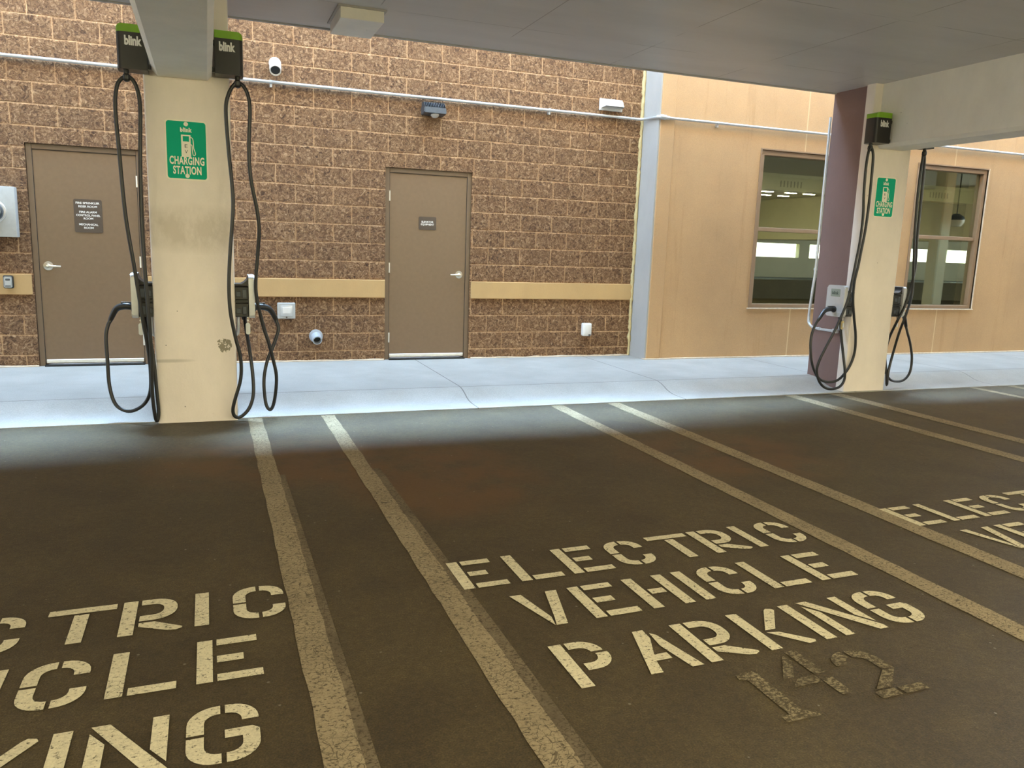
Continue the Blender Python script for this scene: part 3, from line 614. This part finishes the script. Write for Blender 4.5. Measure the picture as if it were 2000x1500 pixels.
def charger(s, xside, yc, key, label):
    """wall charger on a column side; s = -1 faces left, +1 faces right; xside = the column's side face"""
    xo = xside+s*0.160; xi = xo-s*0.045; X = lambda d: xside+s*d
    root = thing('ev_charger', label, 'charger', (xside, yc, 0.72), 'chargers on the columns')
    inv = Matrix.Translation(-root.location)
    def P(o_, par=None):
        if par is None: o_.parent = root; o_.matrix_parent_inverse = inv
        else: o_.parent = par
        return o_
    U = (0, s, 0)                                   # reading direction on the face
    z0, z1, hw = 0.728, 1.066, 0.130
    bm = bmesh.new(); extr(bm, rrect(2*hw, z1-z0, 0.03, 5), (xi, yc, (z0+z1)/2), U, ZA, 0.045)
    bmesh.ops.bevel(bm, geom=[e for e in bm.edges if abs(e.verts[0].co.x-e.verts[1].co.x) < 1e-5 and abs(e.verts[0].co.x-xo) < 1e-4], offset=0.006, segments=2, affect='EDGES')
    plate = P(link('face_plate', bm, 'silver', None, 40))
    bm = bmesh.new(); extr(bm, rrect(0.135, 0.082, 0.006, 3), (xo-s*0.001, yc, 0.985), U, ZA, 0.003); scr = P(link('display', bm, 'lcd'))
    bm = bmesh.new(); text_bm(bm, 'blink', (xo+s*0.002, yc, 0.968), U, ZA, 0.034, 0.095, 0.03, 0.0009); t_ = P(link('lettering', bm, 'ink')); 
    bm = bmesh.new(); extr(bm, rrect(0.09, 0.034, 0.006, 3), (xo-s*0.001, yc+s*0.06, 0.757), U, ZA, 0.005); P(link('label_strip', bm, 'lightgrey'))
    # black bracket between plate and column: upper and lower block with a curved saddle on top
    bm = bmesh.new(); ya, yb = yc-0.105, yc+0.105
    lo_x, hi_x = sorted((X(0.0), xi))
    box(bm, (lo_x, ya, 0.872), (hi_x, yb, 0.975), 0.005, 1); box(bm, (lo_x, ya, 0.735), (hi_x, yb, 0.845), 0.005, 1)
    box(bm, (lo_x, ya+0.02, 0.84), (hi_x, yb-0.02, 0.88))
    for zz in (0.99, 0.86, 0.852): box(bm, (lo_x, ya-0.004, zz), (hi_x, yb+0.004, zz+0.006))
    P(link('mounting_bracket', bm, 'black'))
    bm = bmesh.new(); sad = [(0.0, 0.985)] + [(0.115*math.sin(a), 0.985+0.075-0.075*math.cos(a)) for a in [math.pi/2*k/8 for k in range(9)]] + [(0.115, 0.985)]
    extr(bm, [(x_, z_) for x_, z_ in sad], (xside, yc+s*0.105, 0), (s, 0, 0), ZA, 0.21)
    P(link('cable_saddle', bm, 'black', None, 40))
    for zz, hh in ((0.895, .045), (0.765, .04)):    # ribs and clips moulded into the side of the bracket
        P(link('side_clip', B((min(X(.02), X(.055)), ya-0.008, zz), (max(X(.02), X(.055)), ya+0.01, zz+hh), 0.003, 1), 'charcoal'))
        P(link('side_clip', B((min(X(.065), X(.10)), ya-0.006, zz-.01), (max(X(.065), X(.10)), ya+0.01, zz+hh+.015), 0.003, 1), 'charcoal'))
    # socket and connector
    zs = 0.806; ys = yc
    bm = bmesh.new(); lathe(bm, (xo-s*0.002, ys, zs), (s, 0, 0), [(0, 0.036), (0.012, 0.036), (0.016, 0.030)], 24); P(link('socket', bm, 'black', None, 40))
    pts = CABLE[key]; end = Vector(pts[-1])
    a0 = Vector((xo+s*0.01, ys, zs)); a1 = a0+Vector((s*0.055, 0, 0.003)); back = (Vector(pts[-2])-end).normalized()
    hp = smooth_path([a0, a1, a1.lerp(end, 0.45)+Vector((s*0.012, 0, 0.020)), end, end+back*0.03], 6)
    nn = len(hp); rr = [0.027 if k < nn*0.3 else 0.027-0.012*min(1, (k-nn*0.3)/(nn*0.62)) for k in range(nn)]
    bm = bmesh.new(); tube(bm, hp, rr, 14); con = P(link('connector', bm, 'rubber', None, 50))
    bm = bmesh.new(); box(bm, (min(xo+s*0.012, xo+s*0.085), ys-0.012, zs+0.024), (max(xo+s*0.012, xo+s*0.085), ys+0.012, zs+0.036), 0.004, 2); P(link('latch', bm, 'black'))
    bm = bmesh.new(); tube(bm, smooth_path(pts, 5), 0.0138, 12); P(link('charging_cable', bm, 'rubber', None, 60))
    # grommet, metal conduit stub and a tag hanging under the bracket
    g0 = Vector(pts[0])
    bm = bmesh.new(); lathe(bm, (g0.x, g0.y, 0.738), (0, 0, -1), [(0, 0.022), (0.03, 0.022), (0.045, 0.016)], 14); P(link('cable_gland', bm, 'black', None, 40))
    bm = bmesh.new(); tube(bm, smooth_path([(X(.035), yc+0.03, 0.74), (X(.035), yc+0.03, 0.66), (X(.028), yc+0.03, 0.59), (X(.0), yc+0.03, 0.572)], 6), 0.0125, 10); P(link('conduit_stub', bm, 'galv', None, 50))
    tx, ty = X(.105), yc-0.085
    bm = bmesh.new()
    for k in range(4): lathe(bm, (tx, ty, 0.735-k*0.014), (1 if k % 2 else 0, 0 if k % 2 else 1, 0), [(-0.0015, 0.008), (0.0015, 0.008)], 10)
    P(link('chain', bm, 'alu', None, 40))
    bm = bmesh.new(); extr(bm, rrect(0.034, 0.092, 0.015, 4), (tx, ty-0.006, 0.640), XA, ZA, -0.010); tg = P(link('hanging_tag', bm, 'brass' if key[0] == 'R' else 'galv', None, 40))
    bm = bmesh.new(); extr(bm, rrect(0.018, 0.05, 0.007, 3), (tx, ty-0.0165, 0.640), XA, ZA, -0.0015); P(link('tag_plate', bm, 'silver'))
    return root
charger(-1, CL[0]+0.012, -2.335, 'LL', 'silver charger with black cable on the left side of the left column')
charger(1, CL[1]-0.012, -2.335, 'LR', 'silver charger with looped black cable on the right side of the left column')
charger(-1, CR[0]+0.012, -2.275, 'RL', 'pale charger facing the viewer with lit display, on the left side of the right column')
charger(1, CR[1]-0.012, -2.275, 'RR', 'charger half hidden behind the right column, on its right side')

def retractor(s, xb, yf, hx, hz, label):
    """black box with a green cap fixed beside the beam; xb = the beam's side face, s = -1 left of it"""
    x_in, x_out = xb+s*0.022, xb+s*0.218; yb = yf-0.02; yfr = yf-0.185; z0, z1, zg = hz+0.045, hz+0.345, hz+0.292
    a, b_ = min(x_in, x_out), max(x_in, x_out)
    root = thing('cable_retractor', label, 'cable retractor', ((a+b_)/2, yb, z0), 'black boxes with green caps')
    inv = Matrix.Translation(-root.location)
    def P(o_): o_.parent = root; o_.matrix_parent_inverse = inv; return o_
    oe = lambda e: vert_edge(e) and abs((e.verts[0].co.x)-x_out) < 1e-4
    P(link('housing', B((a, yfr, z0), (b_, yb, zg), 0.038, 5, oe), 'black', None, 40))
    ce = lambda e: oe(e) or (all(abs(v.co.z-z1) < 1e-4 and abs(v.co.x-x_out) < 1e-4 for v in e.verts))
    P(link('cap', B((a, yfr, zg), (b_, yb, z1), 0.038, 6, ce), 'green', None, 50))
    bm = bmesh.new(); text_bm(bm, 'blink', ((a+b_)/2+0.012*(-s if s < 0 else -s), yfr-0.001, zg-0.085), XA, ZA, 0.060, 0.112, 0.05, 0.0008); P(link('lettering', bm, 'logo'))
    for zz in (z0+0.01, zg-0.05):
        bm = bmesh.new(); box(bm, (min(xb, x_in)-0.001, yfr+0.012, zz), (max(xb, x_in)+0.001, yfr+0.05, zz+0.035), 0.003, 1)
        lathe(bm, ((xb+x_in)/2, yfr+0.012, zz+0.018), (0, -1, 0), [(0, 0.007), (0.005, 0.007), (0.007, 0.004)], 8); P(link('bracket', bm, 'black'))
    bm = bmesh.new(); yh = yf-0.12
    lathe(bm, (hx, yh, z0+0.002), (0, 0, -1), [(0, 0.018), (0.028, 0.018), (0.034, 0.024), (0.062, 0.026), (0.075, 0.02), (0.082, 0.008)], 14); P(link('cable_clip', bm, 'black', None, 40))
    return root
retractor(-1, BL[0], CL[2], -2.457, 2.458, 'black box with green cap hanging left of the left beam')
retractor(1, BL[1], CL[2], -1.709, 2.488, 'black box with green cap hanging right of the left beam')
retractor(-1, BR[0], CR[2], 4.446, 2.487, 'black box with green cap beside the right beam')
retractor(1, BR[1], CR[2], 5.189, 2.485, 'black box hidden behind the right beam, only its cable clip showing')

def ev_sign(xc, yf, z0, z1, w_, label):
    root = thing('charging_sign', label, 'sign', (xc, yf, z0), 'green charging station signs'); inv = Matrix.Translation(-root.location)
    def P(o_): o_.parent = root; o_.matrix_parent_inverse = inv; return o_
    h_ = z1-z0; zc = (z0+z1)/2; y = yf-0.001
    bm = bmesh.new(); extr(bm, rrect(w_, h_, 0.028, 6), (xc, y, zc), XA, ZA, 0.003); P(link('plate', bm, 'signwhite'))
    bm = bmesh.new(); extr(bm, rrect(w_-0.022, h_-0.022, 0.02, 6), (xc, y-0.0028, zc), XA, ZA, 0.0008); P(link('green_field', bm, 'signgreen'))
    yt = y-0.0036
    S_ = lambda fx, fz: (xc+fx*w_, z1-fz*h_)        # fractions of the plate, from the top
    for s_, fz, hh, ww, bo in (('blink', .195, .030, .082, .05), ('CHARGING', .735, .057, .243, .03), ('STATION', .895, .057, .198, .03)):
        bm = bmesh.new(); text_bm(bm, s_, (xc, yt, z1-fz*h_), XA, ZA, hh, ww*w_/0.297, bo, spacing=1.1); P(link('lettering', bm, 'signwhite'))
    bm = bmesh.new(); px0, px1 = xc-0.036, xc+0.030; pz0, pz1 = z1-0.61*h_, z1-0.245*h_
    o_ = (0, yt, 0)
    def q(a, b_, c, d): extr(bm, [(a, b_), (c, b_), (c, d), (a, d)], o_, XA, ZA, 0.0008)
    q(px0, pz0, px1, pz1-0.048); q(px0, pz1-0.048, px0+0.011, pz1-0.009); q(px1-0.011, pz1-0.048, px1, pz1-0.009); q(px0, pz1-0.009, px1, pz1)
    hose = smooth_path([(px1-0.002, 0, pz1-0.012), (px1+0.014, 0, pz1-0.026), (px1+0.018, 0, pz1-0.055), (px1+0.020, 0, pz1-0.095), (px1+0.030, 0, pz0+0.032), (px1+0.026, 0, pz0+0.014), (px1+0.014, 0, pz0+0.018), (px1+0.010, 0, pz0+0.05), (px1+0.008, 0, pz0+0.085), (px1-0.001, 0, pz0+0.092)], 4)
    for a, b_ in zip(hose, hose[1:]):
        d = (b_-a); nrm = Vector((-d.z, 0, d.x)).normalized()*0.0028
        extr(bm, [((a-nrm).x, (a-nrm).z), ((b_-nrm).x, (b_-nrm).z), ((b_+nrm).x, (b_+nrm).z), ((a+nrm).x, (a+nrm).z)], o_, XA, ZA, 0.0008)
    P(link('pump_symbol', bm, 'signwhite'))
    for s_, dz, ww in (('E', .066, .020), ('V', .026, .022)):
        bm = bmesh.new(); text_bm(bm, s_, (xc-0.003, yt-0.0008, pz0+dz), XA, ZA, 0.026, ww, 0.0); P(link('pump_lettering', bm, 'ink'))
    for fz in (0.068, 0.925):
        bm = bmesh.new(); lathe(bm, (xc, yt+0.001, z1-fz*h_), (0, -1, 0), [(0, 0.0155), (0.002, 0.0155), (0.0025, 0.0065), (0.0045, 0.006), (0.006, 0.003)], 18); P(link('bolt', bm, 'signwhite', None, 30))
    return root
ev_sign(-2.079, CL[2], 1.772, 2.210, 0.297, 'green charging station sign on the front of the left column')
ev_sign(4.832, CR[2], 1.800, 2.222, 0.275, 'green charging station sign on the front of the right column')

# ================================================================== things on the walls
def plaque(x0, x1, z0, z1, lines, label):
    root = thing('door_sign', label, 'sign', ((x0+x1)/2, 0.034, z0)); inv = Matrix.Translation(-root.location); y = 0.0345
    bm = bmesh.new(); extr(bm, rrect(x1-x0, z1-z0, 0.016, 4), ((x0+x1)/2, y, (z0+z1)/2), XA, ZA, 0.005); a = link('plaque', bm, 'plaque'); a.parent = root; a.matrix_parent_inverse = inv
    for s, f, wd, hh in lines:
        bm = bmesh.new(); text_bm(bm, s, ((x0+x1)/2, y-0.005, z1-f*(z1-z0)), XA, ZA, hh, wd*(x1-x0), 0.025)
        b_ = link('lettering', bm, 'logo'); b_.parent = root; b_.matrix_parent_inverse = inv
plaque(-3.192, -2.938, 1.352, 1.680, [('FIRE SPRINKLER', .14, .84, .020), ('RISER ROOM', .245, .66, .020), ('FIRE ALARM', .41, .62, .020), ('CONTROL PANEL', .51, .86, .020), ('ROOM', .605, .34, .020), ('MECHANICAL', .785, .68, .020), ('ROOM', .885, .34, .020)], 'brown plaque with white lettering FIRE SPRINKLER RISER ROOM on the left door')
plaque(0.342, 0.550, 1.515, 1.664, [('ELEVATOR', .46, .68, .021), ('EQUIPMENT', .66, .76, .021)], 'small dark plaque with white lettering ELEVATOR EQUIPMENT on the middle door')

def child(o_, root): o_.parent = root; o_.matrix_parent_inverse = Matrix.Translation(-root.location); return o_
# conduit along both walls
pts = [(-9.0, -0.035, 2.975), (3.02, -0.035, 2.968), (3.10, -0.05, 2.966), (3.15, -0.13, 2.962), (3.165, -0.28, 2.957), (3.172, -0.39, 2.952), (3.20, -0.428, 2.950), (3.27, -0.432, 2.948), (16.0, -0.432, 2.945)]
pp = [Vector(pts[0])] + smooth_path(pts[1:-1], 5) + [Vector(pts[-1])]
bm = bmesh.new(); tube(bm, pp, 0.0165, 12)
root = thing('wall_conduit', 'thin galvanised conduit running along the block wall and around the tan corner', 'conduit', (0, -0.035, 2.97))
child(link('pipe', bm, 'galv', None, 50), root)
for x, y, z in ((-1.28, -0.035, 2.97), (1.9, -0.035, 2.97), (4.0, -0.432, 2.947), (6.9, -0.432, 2.946), (9.4, -0.432, 2.945), (10.0, -0.432, 2.945)):
    bm = bmesh.new(); tube(bm, [(x-0.012, y, z), (x+0.012, y, z)], 0.021, 12); box(bm, (x-0.012, y, z-0.05), (x+0.012, y+0.035, z-0.015)); child(link('strap', bm, 'galv', None, 40), root)
bm = bmesh.new(); tube(bm, smooth_path([(3.155, -0.40, 2.955), (3.18, -0.437, 2.952), (3.25, -0.440, 2.949), (3.30, -0.434, 2.948)], 5), [0.02]*5+[0.03]*6+[0.022]*5, 12); child(link('pull_elbow', bm, 'galv', None, 50), root)
# camera
root = thing('security_camera', 'white bullet camera pointing down from the block wall above the conduit', 'camera', (-1.22, 0, 3.15))
ax = Vector((-0.05, -0.80, -0.60)).normalized(); c0 = Vector((-1.235, -0.03, 3.165))
bm = bmesh.new(); lathe(bm, (-1.235, 0.0, 3.165), (0, -1, 0), [(0, 0.062), (0.015, 0.062), (0.03, 0.05), (0.04, 0.03)], 24); child(link('base', bm, 'white', None, 40), root)
bm = bmesh.new(); lathe(bm, c0, ax, [(0, 0.045), (0.02, 0.058), (0.10, 0.060), (0.17, 0.058), (0.172, 0.050), (0.150, 0.047)], 28); child(link('housing', bm, 'white', None, 40), root)
bm = bmesh.new(); lathe(bm, c0+ax*0.1515, ax, [(0, 0.0465), (0.004, 0.0465), (0.006, 0.03)], 24); child(link('lens', bm, 'black', None, 40), root)
# finned wall lamp
def wall_lamp(x, z):
    root = thing('wall_lamp', 'dark finned wall lamp above and right of the middle door', 'lamp', (x, 0, z))
    hw = 0.128; prof_ = [(0.0, 0.030), (-0.09, 0.032), (-0.155, 0.015), (-0.165, -0.045), (-0.10, -0.058), (0.0, -0.058)]
    bm = bmesh.new(); extr(bm, prof_, (x-hw, 0, z), YA, ZA, 2*hw); 
    bmesh.ops.bevel(bm, geom=[e for e in bm.edges if abs(e.verts[0].co.x-e.verts[1].co.x) < 1e-5], offset=0.008, segments=2, affect='EDGES'); child(link('housing', bm, 'charcoal', None, 35), root)
    for k in range(13):
        xx = x-hw+0.012+k*(2*hw-0.024)/12; bm = bmesh.new(); extr(bm, [(0.0, 0.02), (-0.10, 0.02), (-0.150, 0.010), (-0.150, 0.030), (-0.10, 0.076), (0.0, 0.076)], (xx-0.003, 0, z), YA, ZA, 0.006)
        child(link('fin', bm, 'charcoal'), root)
    bm = bmesh.new(); lathe(bm, (x+0.01, -0.10, z-0.05), (0, -0.35, -1), [(-0.02, 0.05), (0.0, 0.05), (0.015, 0.046), (0.03, 0.034), (0.038, 0.015)], 20); child(link('lens', bm, 'lens', None, 60), root)
wall_lamp(0.468, 2.84)
# vent hood
root = thing('vent_hood', 'white wedge-shaped exhaust hood on the block wall near the tan corner', 'vent', (2.735, 0, 3.11))
bm = B((2.568, -0.022, 3.035), (2.880, 0.0, 3.172), 0.003, 1); child(link('back_plate', bm, 'white'), root)
bm = bmesh.new(); A_ = [(2.585, -0.02, 3.16), (2.865, -0.02, 3.16), (2.865, -0.02, 3.06), (2.585, -0.02, 3.06)]; Bv = [(2.615, -0.115, 3.135), (2.835, -0.115, 3.135), (2.85, -0.125, 3.075), (2.60, -0.125, 3.075)]
va = [bm.verts.new(q) for q in A_]; vb = [bm.verts.new(q) for q in Bv]
for k in range(3 if False else 4):
    if k != 2: bm.faces.new((va[k], va[(k+1) % 4], vb[(k+1) % 4], vb[k]))
bm.faces.new(vb)
child(link('hood', bm, 'white'), root)
bm = bmesh.new(); box(bm, (2.61, -0.10, 3.066), (2.84, -0.022, 3.072)); child(link('damper', bm, 'lightgrey'), root)
# recessed fixture in the block wall
root = thing('wall_box', 'square metal cover box on the block wall right of the left column', 'box', (-1.157, 0, 0.574))
child(link('cover', B((-1.253, -0.03, 0.487), (-1.062, 0.0, 0.662), 0.006, 1), 'lightgrey'), root)
bm = bmesh.new(); box(bm, (-1.225, -0.040, 0.512), (-1.092, -0.028, 0.637), 0.008, 2); child(link('lid', bm, 'silver', None, 40), root)
child(link('label_plate', B((-1.20, -0.043, 0.545), (-1.115, -0.038, 0.612), 0.002, 1), 'white'), root)
bm = bmesh.new(); lathe(bm, (-1.157, -0.03, 0.502), (0, -1, 0), [(0, 0.009), (0.01, 0.009), (0.013, 0.005)], 10); child(link('lock', bm, 'plaque'), root)
# overflow pipe
root = thing('drain_spout', 'short grey pipe spout sticking out low on the block wall', 'pipe', (-0.838, 0, 0.27))
bm = bmesh.new(); lathe(bm, (-0.838, 0.0, 0.288), (0, -1, 0), [(0, 0.075), (0.012, 0.075), (0.02, 0.05)], 26); child(link('flange', bm, 'pvc', None, 40), root)
bm = bmesh.new(); lathe(bm, (-0.838, -0.01, 0.285), (0.05, -1, -0.42), [(0, 0.056), (0.05, 0.053), (0.095, 0.052), (0.097, 0.042), (0.05, 0.040)], 26); child(link('spout', bm, 'pvc', None, 40), root)
bm = bmesh.new(); lathe(bm, Vector((-0.838, -0.01, 0.285))+Vector((0.05, -1, -0.42)).normalized()*0.05, (0.05, -1, -0.42), [(0, 0.0405), (0.006, 0.0405)], 20); child(link('bore', bm, 'dark'), root)
# white outlet cover
root = thing('outlet_cover', 'small white weatherproof outlet box low on the block wall near the tan corner', 'outlet', (2.53, 0, 0.345))
child(link('cover', B((2.468, -0.075, 0.266), (2.592, 0.0, 0.430), 0.018, 3), 'white', None, 40), root)
child(link('lid', B((2.485, -0.083, 0.296), (2.578, -0.07, 0.415), 0.006, 2), 'white', None, 40), root)
child(link('latch', B((2.545, -0.083, 0.272), (2.575, -0.07, 0.290), 0.003, 1), 'charcoal'), root)
# key lock box on the tan band
root = thing('key_lock_box', 'grey key lock box on the tan band left of the left door', 'lock box', (-3.785, 0, 0.85))
child(link('case', B((-3.832, -0.06, 0.787), (-3.742, -0.022, 0.915), 0.016, 3), 'black', None, 40), root)
child(link('front', B((-3.824, -0.068, 0.795), (-3.752, -0.055, 0.905), 0.014, 3), 'lightgrey', None, 40), root)
child(link('dial_window', B((-3.808, -0.071, 0.865), (-3.768, -0.066, 0.885), 0.003, 1), 'charcoal'), root)
child(link('slot', B((-3.812, -0.071, 0.808), (-3.764, -0.066, 0.816)), 'charcoal'), root)
# electric meter at the left edge
root = thing('electric_meter', 'grey meter cabinet with round glass dial cut off by the left edge', 'meter', (-3.85, 0, 1.52))
child(link('cabinet', B((-4.06, -0.12, 1.285), (-3.668, 0.0, 1.762), 0.008, 2), 'lightgrey', None, 40), root)
bm = bmesh.new(); lathe(bm, (-3.856, -0.118, 1.525), (0, -1, 0), [(0, 0.112), (0.02, 0.112), (0.03, 0.10)], 32); child(link('ring', bm, 'alu', None, 40), root)
bm = bmesh.new(); lathe(bm, (-3.856, -0.14, 1.525), (0, -1, 0), [(0, 0.096), (0.05, 0.094), (0.062, 0.08)], 32); child(link('housing', bm, 'charcoal', None, 40), root)
bm = bmesh.new(); lathe(bm, (-3.856, -0.2005, 1.525), (0, -1, 0), [(0, 0.078), (0.006, 0.076), (0.012, 0.06)], 32); child(link('dial', bm, 'dial', None, 40), root)
bm = bmesh.new(); extr(bm, rrect(0.035, 0.065, 0.006, 3), (-3.845, -0.10, 1.245), XA, ZA, 0.004); child(link('seal_tag', bm, 'white'), root)
# conduit on the rear edge of the right column
bm = bmesh.new(); tube(bm, [Vector((4.592, -1.721, 2.9))] + smooth_path([(4.592, -1.721, 2.4), (4.592, -1.721, 1.3), (4.585, -1.712, 1.0), (4.578, -1.70, 0.66), (4.575, -1.745, 0.575), (4.568, -1.85, 0.552), (4.57, -2.02, 0.548), (4.57, -2.16, 0.552)], 6), 0.0145, 12)
root = thing('column_conduit', 'thin pale conduit down the rear edge of the right column, bending below its charger', 'conduit', (4.592, -1.721, 1.3))
child(link('pipe', bm, 'galv', None, 60), root)
for q in ((4.59, -1.719, 1.22), (4.567, -1.9, 0.551)):
    bm = bmesh.new(); a = Vector((0, 0, 0.013)) if q[2] > 1 else Vector((0, 0.013, 0)); tube(bm, [Vector(q)-a, Vector(q)+a], 0.019, 12); child(link('coupling', bm, 'galv', None, 40), root)
child(link('junction_fitting', B((4.545, -2.185, 0.530), (4.592, -2.12, 0.575), 0.006, 2), 'galv'), root)

# ================================================================== garage lamps
def ceiling_lamp(x, y, lx, ly, lab, grp, drop=0.0):
    root = thing('ceiling_lamp', lab, 'lamp', (x, y, CZ-drop), grp)
    h = link('housing', B((-lx/2, -ly/2, -0.05), (lx/2, ly/2, 0.0), 0.006, 1), 'white', root)
    if drop:                                        # hung on two rods, glowing all round
        for q in (-ly*0.35, ly*0.35):
            bm = bmesh.new(); tube(bm, [(0, q, -0.01), (0, q, drop)], 0.008, 8); link('rod', bm, 'white', root)
    link('diffuser', B((-lx/2-0.03, -ly/2+0.02, -0.13), (lx/2+0.03, ly/2-0.02, -0.049), 0.03, 2) if drop else B((-lx/2+0.02, -ly/2+0.02, -0.062), (lx/2-0.02, ly/2-0.02, -0.049)), 'lamp', root)
for x in (-11.0, -8.0, -5.0, -2.0, 1.0, 4.0, 7.0, 10.0):
    for y in (-10.6, -14.4): ceiling_lamp(x, y, 0.30, 1.2, 'ceiling strip lamp over the aisle, behind the field of view', 'strip lamps out of view', 0.45)
for x in (12.75, 13.55, 14.2):
    for y in (-10.3, -11.4): ceiling_lamp(x, y, 0.36, 0.16, 'small ceiling lamp seen only mirrored in the left window', 'lamps mirrored in the window')
root = thing('pendant_lamp', 'finned pendant lamp with white shade, seen only mirrored in the right window', 'lamp', (12.64, -4.0, 2.2))
bm = bmesh.new(); tube(bm, [(0, 0, 0.12), (0, 0, CZ-2.2)], 0.012, 8); link('rod', bm, 'black', root)
bm = bmesh.new(); lathe(bm, (0, 0, 0), (0, 0, 1), [(0, 0.165), (0.02, 0.17), (0.06, 0.15), (0.13, 0.06)], 24); link('heat_sink', bm, 'charcoal', root, 40)
bm = bmesh.new(); lathe(bm, (0, 0, 0), (0, 0, -1), [(0, 0.165), (0.04, 0.16), (0.13, 0.10), (0.135, 0.02)], 24); link('shade', bm, 'lens', root, 40)

SC.cycles.use_denoising = True
SC.cycles.max_bounces = 8; SC.cycles.diffuse_bounces = 5
SC.cycles.sample_clamp_indirect = 6.0
